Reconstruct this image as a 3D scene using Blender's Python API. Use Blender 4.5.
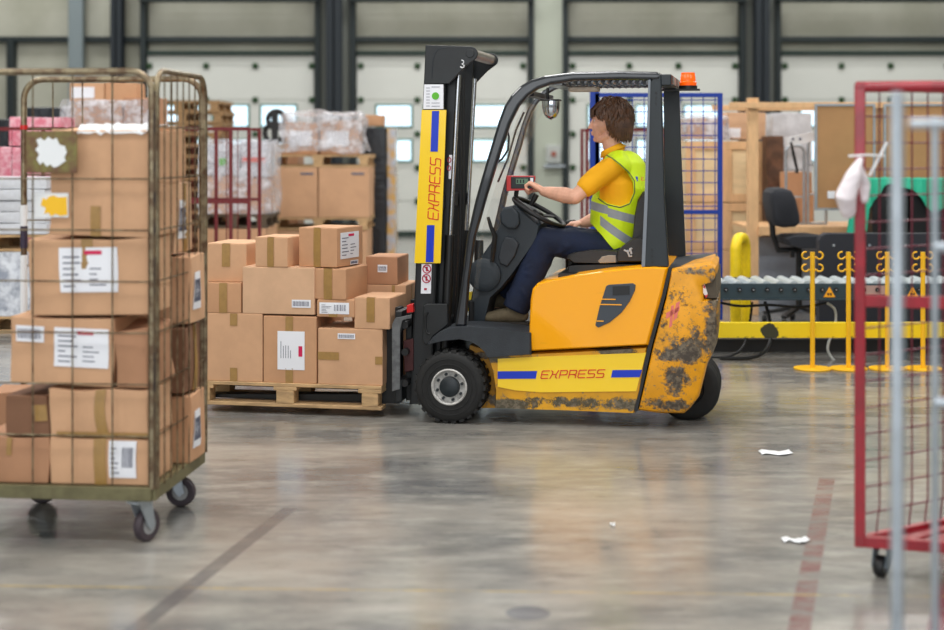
import bpy, bmesh, math, random
from mathutils import Vector, Matrix, noise
R = math.radians
PI = math.pi
rnd = random.Random(7)
C = bpy.context.scene.collection
for o in list(bpy.data.objects):
    bpy.data.objects.remove(o)

# ------------------------------------------------------------------ camera, world, light, exposure
FP, HX, HY, CH = 1500.0, 472.0, 142.5, 1.64        # focal length (px), principal column, horizon row, eye height
cd = bpy.data.cameras.new('camera')
cam = bpy.data.objects.new('camera', cd)
C.objects.link(cam)
cam.location = (0, 0, CH)
cam.rotation_euler = (R(90), 0, 0)
cd.sensor_width = 36
cd.lens = FP / 944 * 36
cd.shift_y = -(315 - HY) / 944
cd.dof.use_dof = True
cd.dof.focus_distance = 8.85
cd.dof.aperture_fstop = 1.35
cd.clip_end = 200
bpy.context.scene.camera = cam

world = bpy.data.worlds.new('world')
bpy.context.scene.world = world
world.use_nodes = True
bg = world.node_tree.nodes['Background']
bg.inputs[0].default_value = (0.86, 0.93, 1.0, 1)
bg.inputs[1].default_value = 0.42

def area(name, loc, size, power, rot=(0, 0, 0), col=(1, 1, 1)):
    l = bpy.data.lights.new(name, 'AREA')
    l.shape = 'RECTANGLE'
    l.size, l.size_y = size
    l.energy = power
    l.color = col
    o = bpy.data.objects.new(name, l)
    C.objects.link(o)
    o.location = loc
    o.rotation_euler = rot
    return o

for i, y in enumerate((2.5, 7.5, 12.5, 18.0, 23.5)):
    for j, x in enumerate((-7, 0, 7)):
        area('skylight', (x, y, 7.85), (2.4, 1.6), 200 if y < 15 else 170, col=(1.0, 0.995, 0.985))
area('dock_daylight', (-3, -4.0, 3.4), (12, 5), 420, rot=(R(68), 0, 0), col=(0.95, 0.98, 1.0))

vs = bpy.context.scene.view_settings
vs.view_transform = 'Standard'
vs.look = 'None'
vs.gamma = 1
vs.use_curve_mapping = False
vs.exposure = 0.25

# ------------------------------------------------------------------ helpers
def lin(c):
    c = c / 255.0
    return c / 12.92 if c <= 0.04045 else ((c + 0.055) / 1.055) ** 2.4

def rgb(r, g, b):
    return (lin(r), lin(g), lin(b), 1)

MATS = {}
def mat(name, c, rough=0.6, metal=0.0, var=0.0, scale=8.0, c2=None, lo=0.4, hi=0.6, bump=0.0, bscale=40.0,
        coat=0.0, stretch=(1, 1, 1), emit=0.0, spec=0.5, trans=0.0, alpha=1.0):
    if name in MATS:
        return MATS[name]
    m = bpy.data.materials.new(name)
    m.use_nodes = True
    nt = m.node_tree
    b = nt.nodes['Principled BSDF']
    b.inputs['Base Color'].default_value = c
    b.inputs['Roughness'].default_value = rough
    b.inputs['Metallic'].default_value = metal
    b.inputs['Coat Weight'].default_value = coat
    b.inputs['Specular IOR Level'].default_value = spec
    b.inputs['Transmission Weight'].default_value = trans
    b.inputs['Alpha'].default_value = alpha
    if emit:
        b.inputs['Emission Color'].default_value = c
        b.inputs['Emission Strength'].default_value = emit
    if var or bump:
        tc = nt.nodes.new('ShaderNodeTexCoord')
        mp = nt.nodes.new('ShaderNodeMapping')
        mp.inputs['Scale'].default_value = stretch
        nt.links.new(tc.outputs['Object'], mp.inputs[0])
    if var:
        n = nt.nodes.new('ShaderNodeTexNoise')
        n.inputs['Scale'].default_value = scale
        n.inputs['Detail'].default_value = 8
        n.inputs['Roughness'].default_value = 0.65
        nt.links.new(mp.outputs[0], n.inputs[0])
        cr = nt.nodes.new('ShaderNodeValToRGB')
        cr.color_ramp.elements[0].position = lo
        cr.color_ramp.elements[1].position = hi
        cc = c2 if c2 else tuple(min(1, v * (1 - var)) for v in c[:3]) + (1,)
        cr.color_ramp.elements[0].color = cc
        cr.color_ramp.elements[1].color = c
        nt.links.new(n.outputs[0], cr.inputs[0])
        nt.links.new(cr.outputs[0], b.inputs['Base Color'])
    if bump:
        n2 = nt.nodes.new('ShaderNodeTexNoise')
        n2.inputs['Scale'].default_value = bscale
        n2.inputs['Detail'].default_value = 4
        nt.links.new(mp.outputs[0], n2.inputs[0])
        bp = nt.nodes.new('ShaderNodeBump')
        bp.inputs['Strength'].default_value = bump
        bp.inputs['Distance'].default_value = 0.01
        nt.links.new(n2.outputs[0], bp.inputs['Height'])
        nt.links.new(bp.outputs[0], b.inputs['Normal'])
    MATS[name] = m
    return m

class NB:                                   # small node-building helper
    def __init__(s, m):
        s.nt = m.node_tree
    def n(s, t, **k):
        x = s.nt.nodes.new(t)
        for a, v in k.items():
            setattr(x, a, v)
        return x
    def l(s, a, b):
        s.nt.links.new(a, b)
    def math(s, op, a, b=0.0, clamp=False):
        x = s.n('ShaderNodeMath', operation=op, use_clamp=clamp)
        for i, v in enumerate((a, b)):
            if isinstance(v, (int, float)):
                x.inputs[i].default_value = v
            else:
                s.l(v, x.inputs[i])
        return x.outputs[0]
    def mix(s, f, a, b):
        x = s.n('ShaderNodeMix', data_type='RGBA')
        s.l(f, x.inputs[0]) if not isinstance(f, (int, float)) else setattr(x.inputs[0], 'default_value', f)
        for i, v in ((6, a), (7, b)):
            if isinstance(v, tuple):
                x.inputs[i].default_value = v
            else:
                s.l(v, x.inputs[i])
        return x.outputs[2]
    def noise(s, vec, scale, detail=8, rough=0.6):
        x = s.n('ShaderNodeTexNoise')
        x.inputs['Scale'].default_value = scale
        x.inputs['Detail'].default_value = detail
        x.inputs['Roughness'].default_value = rough
        s.l(vec, x.inputs[0])
        return x.outputs[0]
    def ramp(s, v, lo, hi):
        x = s.n('ShaderNodeMapRange', interpolation_type='SMOOTHSTEP')
        s.l(v, x.inputs[0])
        x.inputs[1].default_value = lo
        x.inputs[2].default_value = hi
        return x.outputs[0]
    def blob(s, x, z, cx, cz, rx, rz):      # soft ellipse mask in the object's x/z
        a = s.math('DIVIDE', s.math('SUBTRACT', x, cx), rx)
        b = s.math('DIVIDE', s.math('SUBTRACT', z, cz), rz)
        d = s.math('ADD', s.math('MULTIPLY', a, a), s.math('MULTIPLY', b, b))
        return s.math('SUBTRACT', 1.0, d, True)

class Frame:
    def __init__(s, ox, oy, deg):
        s.o = Vector((ox, oy))
        s.r = R(deg)
        s.ex = Vector((math.cos(s.r), math.sin(s.r)))
        s.ey = Vector((-math.sin(s.r), math.cos(s.r)))
    def px(s, px, py, yl=0.0):
        d = Vector(((px - HX) / FP, 1.0))
        t = (yl + s.o.dot(s.ey)) / d.dot(s.ey)
        p = d * t
        return Vector(((p - s.o).dot(s.ex), yl, CH - (py - HY) / FP * t))
    def xz(s, px, py, yl=0.0):
        p = s.px(px, py, yl)
        return (p.x, p.z)
    def world(s, v):
        w = s.o + s.ex * v[0] + s.ey * v[1]
        return Vector((w.x, w.y, v[2]))

def at(px, py, d):
    return Vector(((px - HX) / FP * d, d, CH - (py - HY) / FP * d))
def gx(px, d):
    return (px - HX) / FP * d
def gz(py, d):
    return CH - (py - HY) / FP * d

class MB:
    def __init__(s):
        s.b = bmesh.new()
        s.m = 0
    def _f(s, vs, m=None, smooth=False):
        try:
            f = s.b.faces.new(vs)
            f.material_index = s.m if m is None else m
            f.smooth = smooth
            return f
        except ValueError:
            return None
    def box(s, c, size, rot=None, m=None):
        M = rot.to_matrix().to_4x4() if hasattr(rot, 'to_matrix') else (Matrix.Rotation(rot, 4, 'Z') if rot else Matrix())
        M = Matrix.Translation(c) @ M
        hx, hy, hz = size[0] / 2, size[1] / 2, size[2] / 2
        v = [s.b.verts.new(M @ Vector((x, y, z))) for x in (-hx, hx) for y in (-hy, hy) for z in (-hz, hz)]
        for q in ((0, 1, 3, 2), (4, 6, 7, 5), (0, 4, 5, 1), (2, 3, 7, 6), (0, 2, 6, 4), (1, 5, 7, 3)):
            s._f([v[i] for i in q], m)
        return s
    def bx(s, x0, x1, y0, y1, z0, z1, m=None):
        return s.box(((x0 + x1) / 2, (y0 + y1) / 2, (z0 + z1) / 2), (abs(x1 - x0), abs(y1 - y0), abs(z1 - z0)), None, m)
    def bar(s, a, b, w, h, up=(0, 0, 1), m=None):      # rectangular bar a->b
        a, b = Vector(a), Vector(b)
        t = (b - a).normalized()
        sd = t.cross(Vector(up)).normalized()
        u = sd.cross(t)
        v = []
        for p in (a, b):
            for i, j in ((-1, -1), (1, -1), (1, 1), (-1, 1)):
                v.append(s.b.verts.new(p + sd * i * w / 2 + u * j * h / 2))
        s._f(v[3::-1], m); s._f(v[4:], m)
        for i in range(4):
            j = (i + 1) % 4
            s._f([v[i], v[j], v[4 + j], v[4 + i]], m)
        return s
    def tube(s, pts, r, seg=8, m=None, cap=True, closed=False):
        pts = [Vector(p) for p in pts]
        n = len(pts)
        rs = r if isinstance(r, (list, tuple)) else [r] * n
        rings = []
        ref = None
        for i, p in enumerate(pts):
            if closed:
                t = (pts[(i + 1) % n] - pts[i - 1]).normalized()
            else:
                t = (pts[min(i + 1, n - 1)] - pts[max(i - 1, 0)]).normalized()
            if ref is None:
                ref = t.orthogonal().normalized()
            else:
                ref = (ref - t * ref.dot(t))
                ref = ref.normalized() if ref.length > 1e-6 else t.orthogonal().normalized()
            w = t.cross(ref)
            rr = rs[i]
            ra, rb = rr if isinstance(rr, (list, tuple)) else (rr, rr)
            rings.append([s.b.verts.new(p + ref * math.cos(a) * ra + w * math.sin(a) * rb)
                          for a in (2 * PI * k / seg for k in range(seg))])
        rng = range(n) if closed else range(n - 1)
        for i in rng:
            A, B = rings[i], rings[(i + 1) % n]
            for k in range(seg):
                l = (k + 1) % seg
                s._f([A[k], A[l], B[l], B[k]], m, True)
        if cap and not closed:
            s._f(rings[0][::-1], m); s._f(rings[-1], m)
        return s
    def cyl(s, a, b, r, seg=16, m=None):
        return s.tube([a, b], r, seg, m)
    def limb(s, pts, rad, ref=(0, 1, 0), seg=16, m=None):    # elliptical loft: rad = (r along ref, r across), rounded ends
        pts = [Vector(p) for p in pts]
        n = len(pts)
        P, Q = [], []
        for i in range(n):
            P.append(pts[i]); Q.append(rad[i] if isinstance(rad[i], (tuple, list)) else (rad[i], rad[i]))
        t0 = (P[0] - P[1]).normalized(); t1 = (P[-1] - P[-2]).normalized()
        def capr(p, t, q):
            out = []
            for f in (0.5, 0.85, 0.99):
                k = math.sqrt(1 - f * f)
                out.append((p + t * min(q) * f, (q[0] * k, q[1] * k)))
            return out
        A = capr(P[0], t0, Q[0])[::-1]; B = capr(P[-1], t1, Q[-1])
        P = [a[0] for a in A] + P + [b[0] for b in B]
        Q = [a[1] for a in A] + Q + [b[1] for b in B]
        rings = []
        for i, p in enumerate(P):
            t = (P[min(i + 1, len(P) - 1)] - P[max(i - 1, 0)]).normalized()
            u = Vector(ref) - t * Vector(ref).dot(t)
            u = u.normalized() if u.length > 1e-4 else t.orthogonal().normalized()
            w = t.cross(u)
            rings.append([s.b.verts.new(p + u * math.cos(a) * Q[i][0] + w * math.sin(a) * Q[i][1])
                          for a in (2 * PI * k / seg for k in range(seg))])
        for i in range(len(P) - 1):
            for k in range(seg):
                l = (k + 1) % seg
                s._f([rings[i][k], rings[i][l], rings[i + 1][l], rings[i + 1][k]], m, True)
        s._f(rings[0][::-1], m); s._f(rings[-1], m)
        return s
    def ell(s, c, r, m=None, rot=None, u=16, v=10):
        M = Matrix.Translation(c) @ (rot.to_matrix().to_4x4() if rot else Matrix()) @ Matrix.Diagonal((r[0], r[1], r[2], 1))
        res = bmesh.ops.create_uvsphere(s.b, u_segments=u, v_segments=v, radius=1, matrix=M)
        for vv in res['verts']:
            for f in vv.link_faces:
                f.material_index = s.m if m is None else m
                f.smooth = True
        return s
    def prism(s, poly, y0, y1, m=None, axis='y'):        # poly in (x,z) pushed along y (or (x,y) along z, (y,z) along x)
        def P(p, t):
            return {'y': (p[0], t, p[1]), 'z': (p[0], p[1], t), 'x': (t, p[0], p[1])}[axis]
        A = [s.b.verts.new(P(p, y0)) for p in poly]
        B = [s.b.verts.new(P(p, y1)) for p in poly]
        s._f(A, m); s._f(B[::-1], m)
        for i in range(len(poly)):
            j = (i + 1) % len(poly)
            s._f([A[i], B[i], B[j], A[j]], m)
        return s
    def slab(s, poly, sl, m=None, ctr=None):             # poly in (x,z), slices [(y, scale)] -> rounded slab
        cx = sum(p[0] for p in poly) / len(poly) if ctr is None else ctr[0]
        cz = sum(p[1] for p in poly) / len(poly) if ctr is None else ctr[1]
        rg = []
        for y, k in sl:
            rg.append([s.b.verts.new((cx + (p[0] - cx) * k, y, cz + (p[1] - cz) * k)) for p in poly])
        s._f(rg[0], m); s._f(rg[-1][::-1], m)
        n = len(poly)
        for a in range(len(rg) - 1):
            for i in range(n):
                j = (i + 1) % n
                s._f([rg[a][i], rg[a + 1][i], rg[a + 1][j], rg[a][j]], m, True)
        return s
    def lathe(s, c, prof, seg=32, m=None, axis='y', cap=False):     # prof [(r, t)] around an axis through c
        c = Vector(c)
        rg = []
        for r, t in prof:
            ring = []
            for k in range(seg):
                a = 2 * PI * k / seg
                u, v = r * math.cos(a), r * math.sin(a)
                ring.append(s.b.verts.new(c + Vector({'y': (u, t, v), 'z': (u, v, t), 'x': (t, u, v)}[axis])))
            rg.append(ring)
        for i in range(len(rg) - 1):
            for k in range(seg):
                l = (k + 1) % seg
                s._f([rg[i][k], rg[i][l], rg[i + 1][l], rg[i + 1][k]], m, True)
        if prof[0][0] < 0.003 or cap: s._f(rg[0][::-1], m)
        if prof[-1][0] < 0.003 or cap: s._f(rg[-1], m)
        return s
    def stroke(s, pts, w, o, ux, uy, m=None, th=0.0012):    # flat lettering stroke on a plane
        nrm = Vector(ux).cross(Vector(uy)).normalized()
        for a, b in zip(pts, pts[1:]):
            A = Vector(o) + Vector(ux) * a[0] + Vector(uy) * a[1]
            B = Vector(o) + Vector(ux) * b[0] + Vector(uy) * b[1]
            t = (B - A).normalized()
            s.bar(A - t * w / 2, B + t * w / 2, w, th, nrm, m)
        return s
    def build(s, name, mats, parent=None, loc=None, rot=None, bevel=0, seg=2, ang=35, recalc=True):
        if recalc:
            bmesh.ops.recalc_face_normals(s.b, faces=s.b.faces)
        me = bpy.data.meshes.new(name)
        s.b.to_mesh(me)
        s.b.free()
        for m in (mats if isinstance(mats, (list, tuple)) else [mats]):
            me.materials.append(m)
        o = bpy.data.objects.new(name, me)
        C.objects.link(o)
        if parent:
            o.parent = parent
        if loc is not None:
            o.location = loc
        if rot is not None:
            o.rotation_euler = (0, 0, rot)
        if bevel:
            bv = o.modifiers.new('b', 'BEVEL')
            bv.width = bevel
            bv.segments = seg
            bv.limit_method = 'ANGLE'
            bv.angle_limit = R(ang)
        else:
            try:
                me.set_sharp_from_angle(angle=R(40))
            except Exception:
                pass
        return o

def tag(o, label=None, cat=None, group=None, kind=None):
    if label: o['label'] = label
    if cat: o['category'] = cat
    if group: o['group'] = group
    if kind: o['kind'] = kind
    return o
def empty(name, loc, rz=0, label=None, cat=None, group=None):
    o = bpy.data.objects.new(name, None)
    o.empty_display_size = 0.1
    C.objects.link(o)
    o.location = loc
    o.rotation_euler = (0, 0, rz)
    return tag(o, label, cat, group)
def copy_tree(o, parent=None, kids=None):
    if kids is None:
        kids = {}
        for x in bpy.data.objects:
            if x.parent:
                kids.setdefault(x.parent.name, []).append(x)
    c = o.copy()
    C.objects.link(c)
    c.parent = parent
    for ch in kids.get(o.name, []):
        copy_tree(ch, c, kids)
    return c
def remesh(o, voxel, smooth=4, fac=0.5):
    m = o.modifiers.new('r', 'REMESH')
    m.mode = 'VOXEL'
    m.voxel_size = voxel
    m.use_smooth_shade = True
    if smooth:
        k = o.modifiers.new('s', 'SMOOTH')
        k.iterations = smooth
        k.factor = fac
    bpy.context.view_layer.update()
    dg = bpy.context.evaluated_depsgraph_get()
    me = bpy.data.meshes.new_from_object(o.evaluated_get(dg))
    o.modifiers.clear()
    o.data = me
    for p in me.polygons:
        p.use_smooth = True
    return o
def struct(o):
    o['kind'] = 'structure'
    return o

# ------------------------------------------------------------------ materials
M_dark = mat('charcoal_paint', rgb(22, 32, 38), 0.42, var=0.25, scale=6)
M_mast = mat('mast_black', rgb(22, 26, 29), 0.45, var=0.3, scale=9)
M_guard = mat('guard_blue_black', rgb(16, 22, 30), 0.28, coat=0.5, var=0.15, scale=5)
M_blk = mat('black_plastic', rgb(14, 15, 17), 0.45)
M_seat = mat('seat_vinyl', rgb(34, 32, 32), 0.5, bump=0.2, bscale=60)
M_rub = mat('rubber', rgb(28, 28, 28), 0.75, var=0.35, scale=14)
M_steel = mat('steel', rgb(190, 192, 195), 0.25, 1.0, var=0.15)
M_greyp = mat('grey_plastic', rgb(36, 44, 51), 0.55, bump=0.15, bscale=200)
M_fend = mat('fender_grey', rgb(44, 49, 55), 0.55, var=0.25, scale=12, bump=0.2, bscale=150)
M_hood = mat('hood_yellow', rgb(255, 172, 0), 0.33, coat=0.25, var=0.28, scale=22, lo=0.22, hi=0.34, stretch=(0.15, 1, 1.6))
M_decal = mat('decal_yellow', rgb(250, 208, 26), 0.3, coat=0.2)
M_blue = mat('decal_blue', rgb(0, 50, 190), 0.4)
M_red = mat('decal_red', rgb(226, 62, 20), 0.4)
M_redp = mat('display_red', rgb(200, 25, 25), 0.35)
M_white = mat('white', rgb(232, 234, 236), 0.5)
M_wlabel = mat('label_white', rgb(235, 236, 242), 0.45)
M_ink = mat('label_ink', rgb(104, 106, 122), 0.6)
M_pink = mat('label_magenta', rgb(205, 20, 80), 0.5)
M_tape = mat('tape_brown', rgb(165, 128, 72), 0.3, var=0.12, scale=30)
M_green = mat('sticker_green', rgb(90, 180, 40), 0.5)
M_yel = mat('safety_yellow', rgb(238, 205, 12), 0.45, var=0.15, scale=9)
M_amber = mat('amber_lens', rgb(255, 95, 10), 0.25, emit=0.25)
M_wood = mat('pallet_wood', rgb(205, 168, 122), 0.75, var=0.35, scale=5, stretch=(1, 6, 6), bump=0.2)
M_woodd = mat('pallet_wood_weathered', rgb(176, 140, 98), 0.8, var=0.4, scale=5, stretch=(1, 6, 6), bump=0.2)
M_ply = mat('plywood', rgb(232, 205, 160), 0.7, var=0.12, scale=3, stretch=(1, 1, 5))
M_timber = mat('timber', rgb(226, 182, 134), 0.65, var=0.15, scale=4, stretch=(4, 4, 1))
CARD = [mat('cardboard_%d' % i, c, 0.8, var=0.08, scale=5, bump=0.05, bscale=30) for i, c in enumerate(
    (rgb(208, 163, 126), rgb(200, 152, 114), rgb(214, 173, 138), rgb(180, 133, 100), rgb(128, 90, 66)))]
M_gap = mat('seam_shadow', rgb(96, 68, 46), 0.9)
M_cage = mat('cage_steel_worn', rgb(150, 138, 112), 0.38, 0.75, var=0.5, scale=18, c2=rgb(104, 84, 66))
M_cagebase = mat('cage_base_olive', rgb(122, 116, 84), 0.5, 0.4, var=0.3, scale=10)
M_plate = mat('cage_plate_green', rgb(120, 112, 60), 0.45, 0.3, var=0.5, scale=14, c2=rgb(104, 72, 50))
M_cred = mat('cage_red', rgb(160, 10, 34), 0.35, coat=0.3, var=0.3, scale=10)
M_cdred = mat('cage_dark_red', rgb(104, 14, 20), 0.5)
M_galv = mat('galvanised', rgb(176, 184, 192), 0.4, 0.6, var=0.15, scale=12)
M_cblue = mat('cage_blue', rgb(6, 52, 150), 0.45)
M_caster = mat('caster_tyre', rgb(64, 54, 60), 0.6)
M_wood2 = mat('board_brown', rgb(176, 132, 88), 0.75, var=0.1, scale=3)
M_gcloth = mat('green_cloth', rgb(40, 176, 140), 0.7, bump=0.4, bscale=9)
M_pinkw = mat('pink_wrapped_goods', rgb(222, 120, 140), 0.35, var=0.4, scale=14, c2=rgb(240, 190, 200), bump=0.5, bscale=20)
M_whitew = mat('white_wrapped_goods', rgb(214, 216, 222), 0.3, var=0.2, scale=6, bump=0.5, bscale=14)
M_blackw = mat('black_wrapped_goods', rgb(28, 32, 38), 0.25, bump=0.7, bscale=16)
M_convs = mat('conveyor_teal', rgb(40, 60, 70), 0.45)
M_panel = mat('panel_charcoal', rgb(32, 34, 42), 0.6)
M_skin = mat('skin', rgb(238, 180, 152), 0.5, var=0.12, scale=20)
M_hair = mat('hair_brown', rgb(110, 74, 50), 0.4, scale=26, var=0.6, lo=0.35, hi=0.65)
M_polo = mat('polo_yellow', rgb(250, 178, 6), 0.8, bump=0.25, bscale=18)
M_trou = mat('trousers_navy', rgb(12, 28, 58), 0.85, var=0.3, scale=8, bump=0.6, bscale=14)
M_shoe = mat('shoe_khaki', rgb(104, 92, 70), 0.8, var=0.3, scale=20)
M_boot = mat('shoe_sole', rgb(40, 36, 32), 0.8)
M_vest = mat('vest_lime', rgb(212, 240, 22), 0.6, bump=0.3, bscale=12, emit=0.0)
M_refl = mat('reflective_tape', rgb(150, 156, 162), 0.4)
M_trim = mat('vest_binding', rgb(90, 86, 66), 0.7)

def wrapmat(name, col, op):
    m = bpy.data.materials.new(name)
    m.use_nodes = True
    nb = NB(m)
    b = m.node_tree.nodes['Principled BSDF']
    b.inputs['Base Color'].default_value = col
    b.inputs['Roughness'].default_value = 0.2
    tc = nb.n('ShaderNodeTexCoord')
    a = nb.noise(tc.outputs['Object'], 7, 6, 0.7)
    nb.l(nb.math('ADD', nb.math('MULTIPLY', nb.ramp(a, 0.42, 0.66), 0.6), op), b.inputs['Alpha'])
    bp = nb.n('ShaderNodeBump')
    bp.inputs['Strength'].default_value = 0.8
    bp.inputs['Distance'].default_value = 0.03
    nb.l(nb.noise(tc.outputs['Object'], 14, 5), bp.inputs['Height'])
    nb.l(bp.outputs[0], b.inputs['Normal'])
    return m
M_wrap = wrapmat('stretch_film', rgb(226, 228, 235), 0.22)

def glassmat(name, tint=(0.85, 0.92, 0.92, 1), alpha=0.14, rough=0.02):
    m = bpy.data.materials.new(name)
    m.use_nodes = True
    b = m.node_tree.nodes['Principled BSDF']
    b.inputs['Base Color'].default_value = tint
    b.inputs['Roughness'].default_value = rough
    b.inputs['Alpha'].default_value = alpha
    b.inputs['Specular IOR Level'].default_value = 1.0
    return m
M_glass = glassmat('windscreen_glass')

def worn_yellow(name, blobs, base=rgb(240, 170, 8), dirt=rgb(66, 56, 46), edge=0.0):
    m = bpy.data.materials.new(name)
    m.use_nodes = True
    nb = NB(m)
    b = m.node_tree.nodes['Principled BSDF']
    tc = nb.n('ShaderNodeTexCoord')
    sx = nb.n('ShaderNodeSeparateXYZ')
    nb.l(tc.outputs['Object'], sx.inputs[0])
    n1 = nb.noise(tc.outputs['Object'], 11, 14, 0.84)
    n2 = nb.noise(tc.outputs['Object'], 30, 8, 0.7)
    tot = None
    for cx, cz, rx, rz, k in blobs:
        q = nb.math('MULTIPLY', nb.blob(sx.outputs[0], sx.outputs[2], cx, cz, rx, rz), k)
        tot = q if tot is None else nb.math('MAXIMUM', tot, q)
    v = nb.math('ADD', n1, nb.math('MULTIPLY', tot, 0.24))
    mask = nb.ramp(v, 0.585, 0.65)
    fleck = nb.ramp(n2, 0.575, 0.64)
    mask2 = nb.math('MULTIPLY', fleck, 0.75)
    mm = nb.math('MAXIMUM', mask, mask2)
    shade = nb.mix(nb.ramp(nb.noise(tc.outputs['Object'], 5), 0.35, 0.65), tuple(v * 0.8 for v in base[:3]) + (1,), base)
    dcol = nb.mix(nb.ramp(n2, 0.42, 0.62), dirt, rgb(118, 106, 88))
    nb.l(nb.mix(mm, shade, dcol), b.inputs['Base Color'])
    b.inputs['Roughness'].default_value = 0.42
    bp = nb.n('ShaderNodeBump')
    bp.inputs['Strength'].default_value = 0.3
    bp.inputs['Distance'].default_value = 0.005
    nb.l(mm, bp.inputs['Height'])
    bp.invert = True
    nb.l(bp.outputs[0], b.inputs['Normal'])
    return m

# ------------------------------------------------------------------ the hall
WD = 26.3                                                    # distance of the rear wall
def floor_material():
    m = bpy.data.materials.new('polished_concrete')
    m.use_nodes = True
    nb = NB(m)
    b = m.node_tree.nodes['Principled BSDF']
    tc = nb.n('ShaderNodeTexCoord')
    sx = nb.n('ShaderNodeSeparateXYZ')
    nb.l(tc.outputs['Object'], sx.inputs[0])
    X, Y = sx.outputs[0], sx.outputs[1]
    mp = nb.n('ShaderNodeMapping')
    mp.inputs['Scale'].default_value = (0.55, 1.3, 1)
    nb.l(tc.outputs['Object'], mp.inputs[0])
    v = mp.outputs[0]
    a = nb.noise(v, 0.9, 8, 0.7)
    c = nb.noise(v, 5.5, 10, 0.75)
    f = nb.noise(v, 22, 6, 0.7)
    base = nb.mix(nb.ramp(a, 0.32, 0.68), rgb(98, 98, 98), rgb(148, 143, 135))
    base = nb.mix(nb.math('MULTIPLY', nb.ramp(c, 0.45, 0.75), 0.6), base, rgb(178, 176, 166))
    base = nb.mix(nb.math('MULTIPLY', nb.ramp(c, 0.46, 0.28), 0.6), base, rgb(82, 84, 82))
    base = nb.mix(nb.math('MULTIPLY', nb.ramp(f, 0.5, 0.75), 0.3), base, rgb(92, 92, 88))
    def line(p0, p1, w):
        d = Vector((p1[0] - p0[0], p1[1] - p0[1]))
        L = d.length
        d /= L
        t = nb.math('ADD', nb.math('MULTIPLY', nb.math('SUBTRACT', X, p0[0]), d.x), nb.math('MULTIPLY', nb.math('SUBTRACT', Y, p0[1]), d.y))
        q = nb.math('ADD', nb.math('MULTIPLY', nb.math('SUBTRACT', X, p0[0]), -d.y), nb.math('MULTIPLY', nb.math('SUBTRACT', Y, p0[1]), d.x))
        q = nb.math('ABSOLUTE', q)
        k = nb.ramp(q, w / 2 + 0.006, w / 2 - 0.006)
        k = nb.math('MULTIPLY', k, nb.math('GREATER_THAN', t, 0.0))
        return nb.math('MULTIPLY', k, nb.math('LESS_THAN', t, L))
    def G(px, py):
        p = at(px, py, FP * CH / (py - HY))
        return (p.x, p.y)
    red = line(G(797, 640), G(827, 478), 0.075)
    red = nb.math('MULTIPLY', red, nb.ramp(c, 0.40, 0.62))
    base = nb.mix(nb.math('MULTIPLY', red, 0.85), base, rgb(108, 44, 48))
    red2 = line(G(938, 640), G(960, 480), 0.075)
    base = nb.mix(nb.math('MULTIPLY', nb.math('MULTIPLY', red2, nb.ramp(c, 0.35, 0.5)), 0.85), base, rgb(110, 50, 64))
    dk = line(G(122, 640), G(290, 508), 0.07)
    base = nb.mix(nb.math('MULTIPLY', nb.math('MULTIPLY', dk, nb.ramp(c, 0.3, 0.5)), 0.7), base, rgb(80, 80, 84))
    dk2 = line(G(-30, 470), G(45, 440), 0.05)
    base = nb.mix(nb.math('MULTIPLY', dk2, 0.5), base, rgb(90, 90, 92))
    ye = line(G(-60, 585), G(1000, 597), 0.018)
    base = nb.mix(nb.math('MULTIPLY', nb.math('MULTIPLY', ye, nb.ramp(c, 0.42, 0.58)), 0.7), base, rgb(176, 148, 76))
    p = G(528, 613)
    st = nb.math('ADD', nb.blob(X, Y, p[0], p[1], 0.1, 0.1), nb.math('MULTIPLY', c, 0.5))
    base = nb.mix(nb.math('MULTIPLY', nb.ramp(st, 0.55, 0.75), 0.55), base, rgb(70, 74, 88))
    nb.l(base, b.inputs['Base Color'])
    rr = nb.n('ShaderNodeMapRange')
    nb.l(c, rr.inputs[0])
    rr.inputs[1].default_value, rr.inputs[2].default_value = 0.3, 0.7
    rr.inputs[3].default_value, rr.inputs[4].default_value = 0.10, 0.27
    nb.l(rr.outputs[0], b.inputs['Roughness'])
    bp = nb.n('ShaderNodeBump')
    bp.inputs['Strength'].default_value = 0.07
    bp.inputs['Distance'].default_value = 0.01
    nb.l(nb.noise(v, 3.5, 6), bp.inputs['Height'])
    nb.l(bp.outputs[0], b.inputs['Normal'])
    return m
struct(MB().bx(-14, 14, -8, WD + 0.4, -0.15, 0).build('floor', floor_material()))

def wall_material():
    m = bpy.data.materials.new('cream_cladding')
    m.use_nodes = True
    nb = NB(m)
    b = m.node_tree.nodes['Principled BSDF']
    tc = nb.n('ShaderNodeTexCoord')
    w = nb.n('ShaderNodeTexWave', wave_type='BANDS', bands_direction='Z', wave_profile='SAW')
    w.inputs['Scale'].default_value = 0.8
    nb.l(tc.outputs['Object'], w.inputs[0])
    n = nb.noise(tc.outputs['Object'], 0.8)
    nb.l(nb.mix(nb.ramp(n, 0.3, 0.7), rgb(168, 168, 152), rgb(188, 188, 174)), b.inputs['Base Color'])
    b.inputs['Roughness'].default_value = 0.6
    bp = nb.n('ShaderNodeBump')
    bp.inputs['Strength'].default_value = 0.4
    bp.inputs['Distance'].default_value = 0.03
    nb.l(w.outputs[0], bp.inputs['Height'])
    nb.l(bp.outputs[0], b.inputs['Normal'])
    return m
M_wall = wall_material()
struct(MB().bx(-14, 14, WD + 0.15, WD + 0.4, 0, 8).build('wall_rear', M_wall))
struct(MB().bx(-14.2, -14, -8, WD + 0.4, 0, 8).build('wall_left', M_wall))
struct(MB().bx(14, 14.2, -8, WD + 0.4, 0, 8).build('wall_right', M_wall))
struct(MB().bx(-14.2, 14.2, -8, WD + 0.4, 8, 8.2).build('ceiling', mat('ceiling_white', rgb(225, 225, 220), 0.7)))

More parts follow.
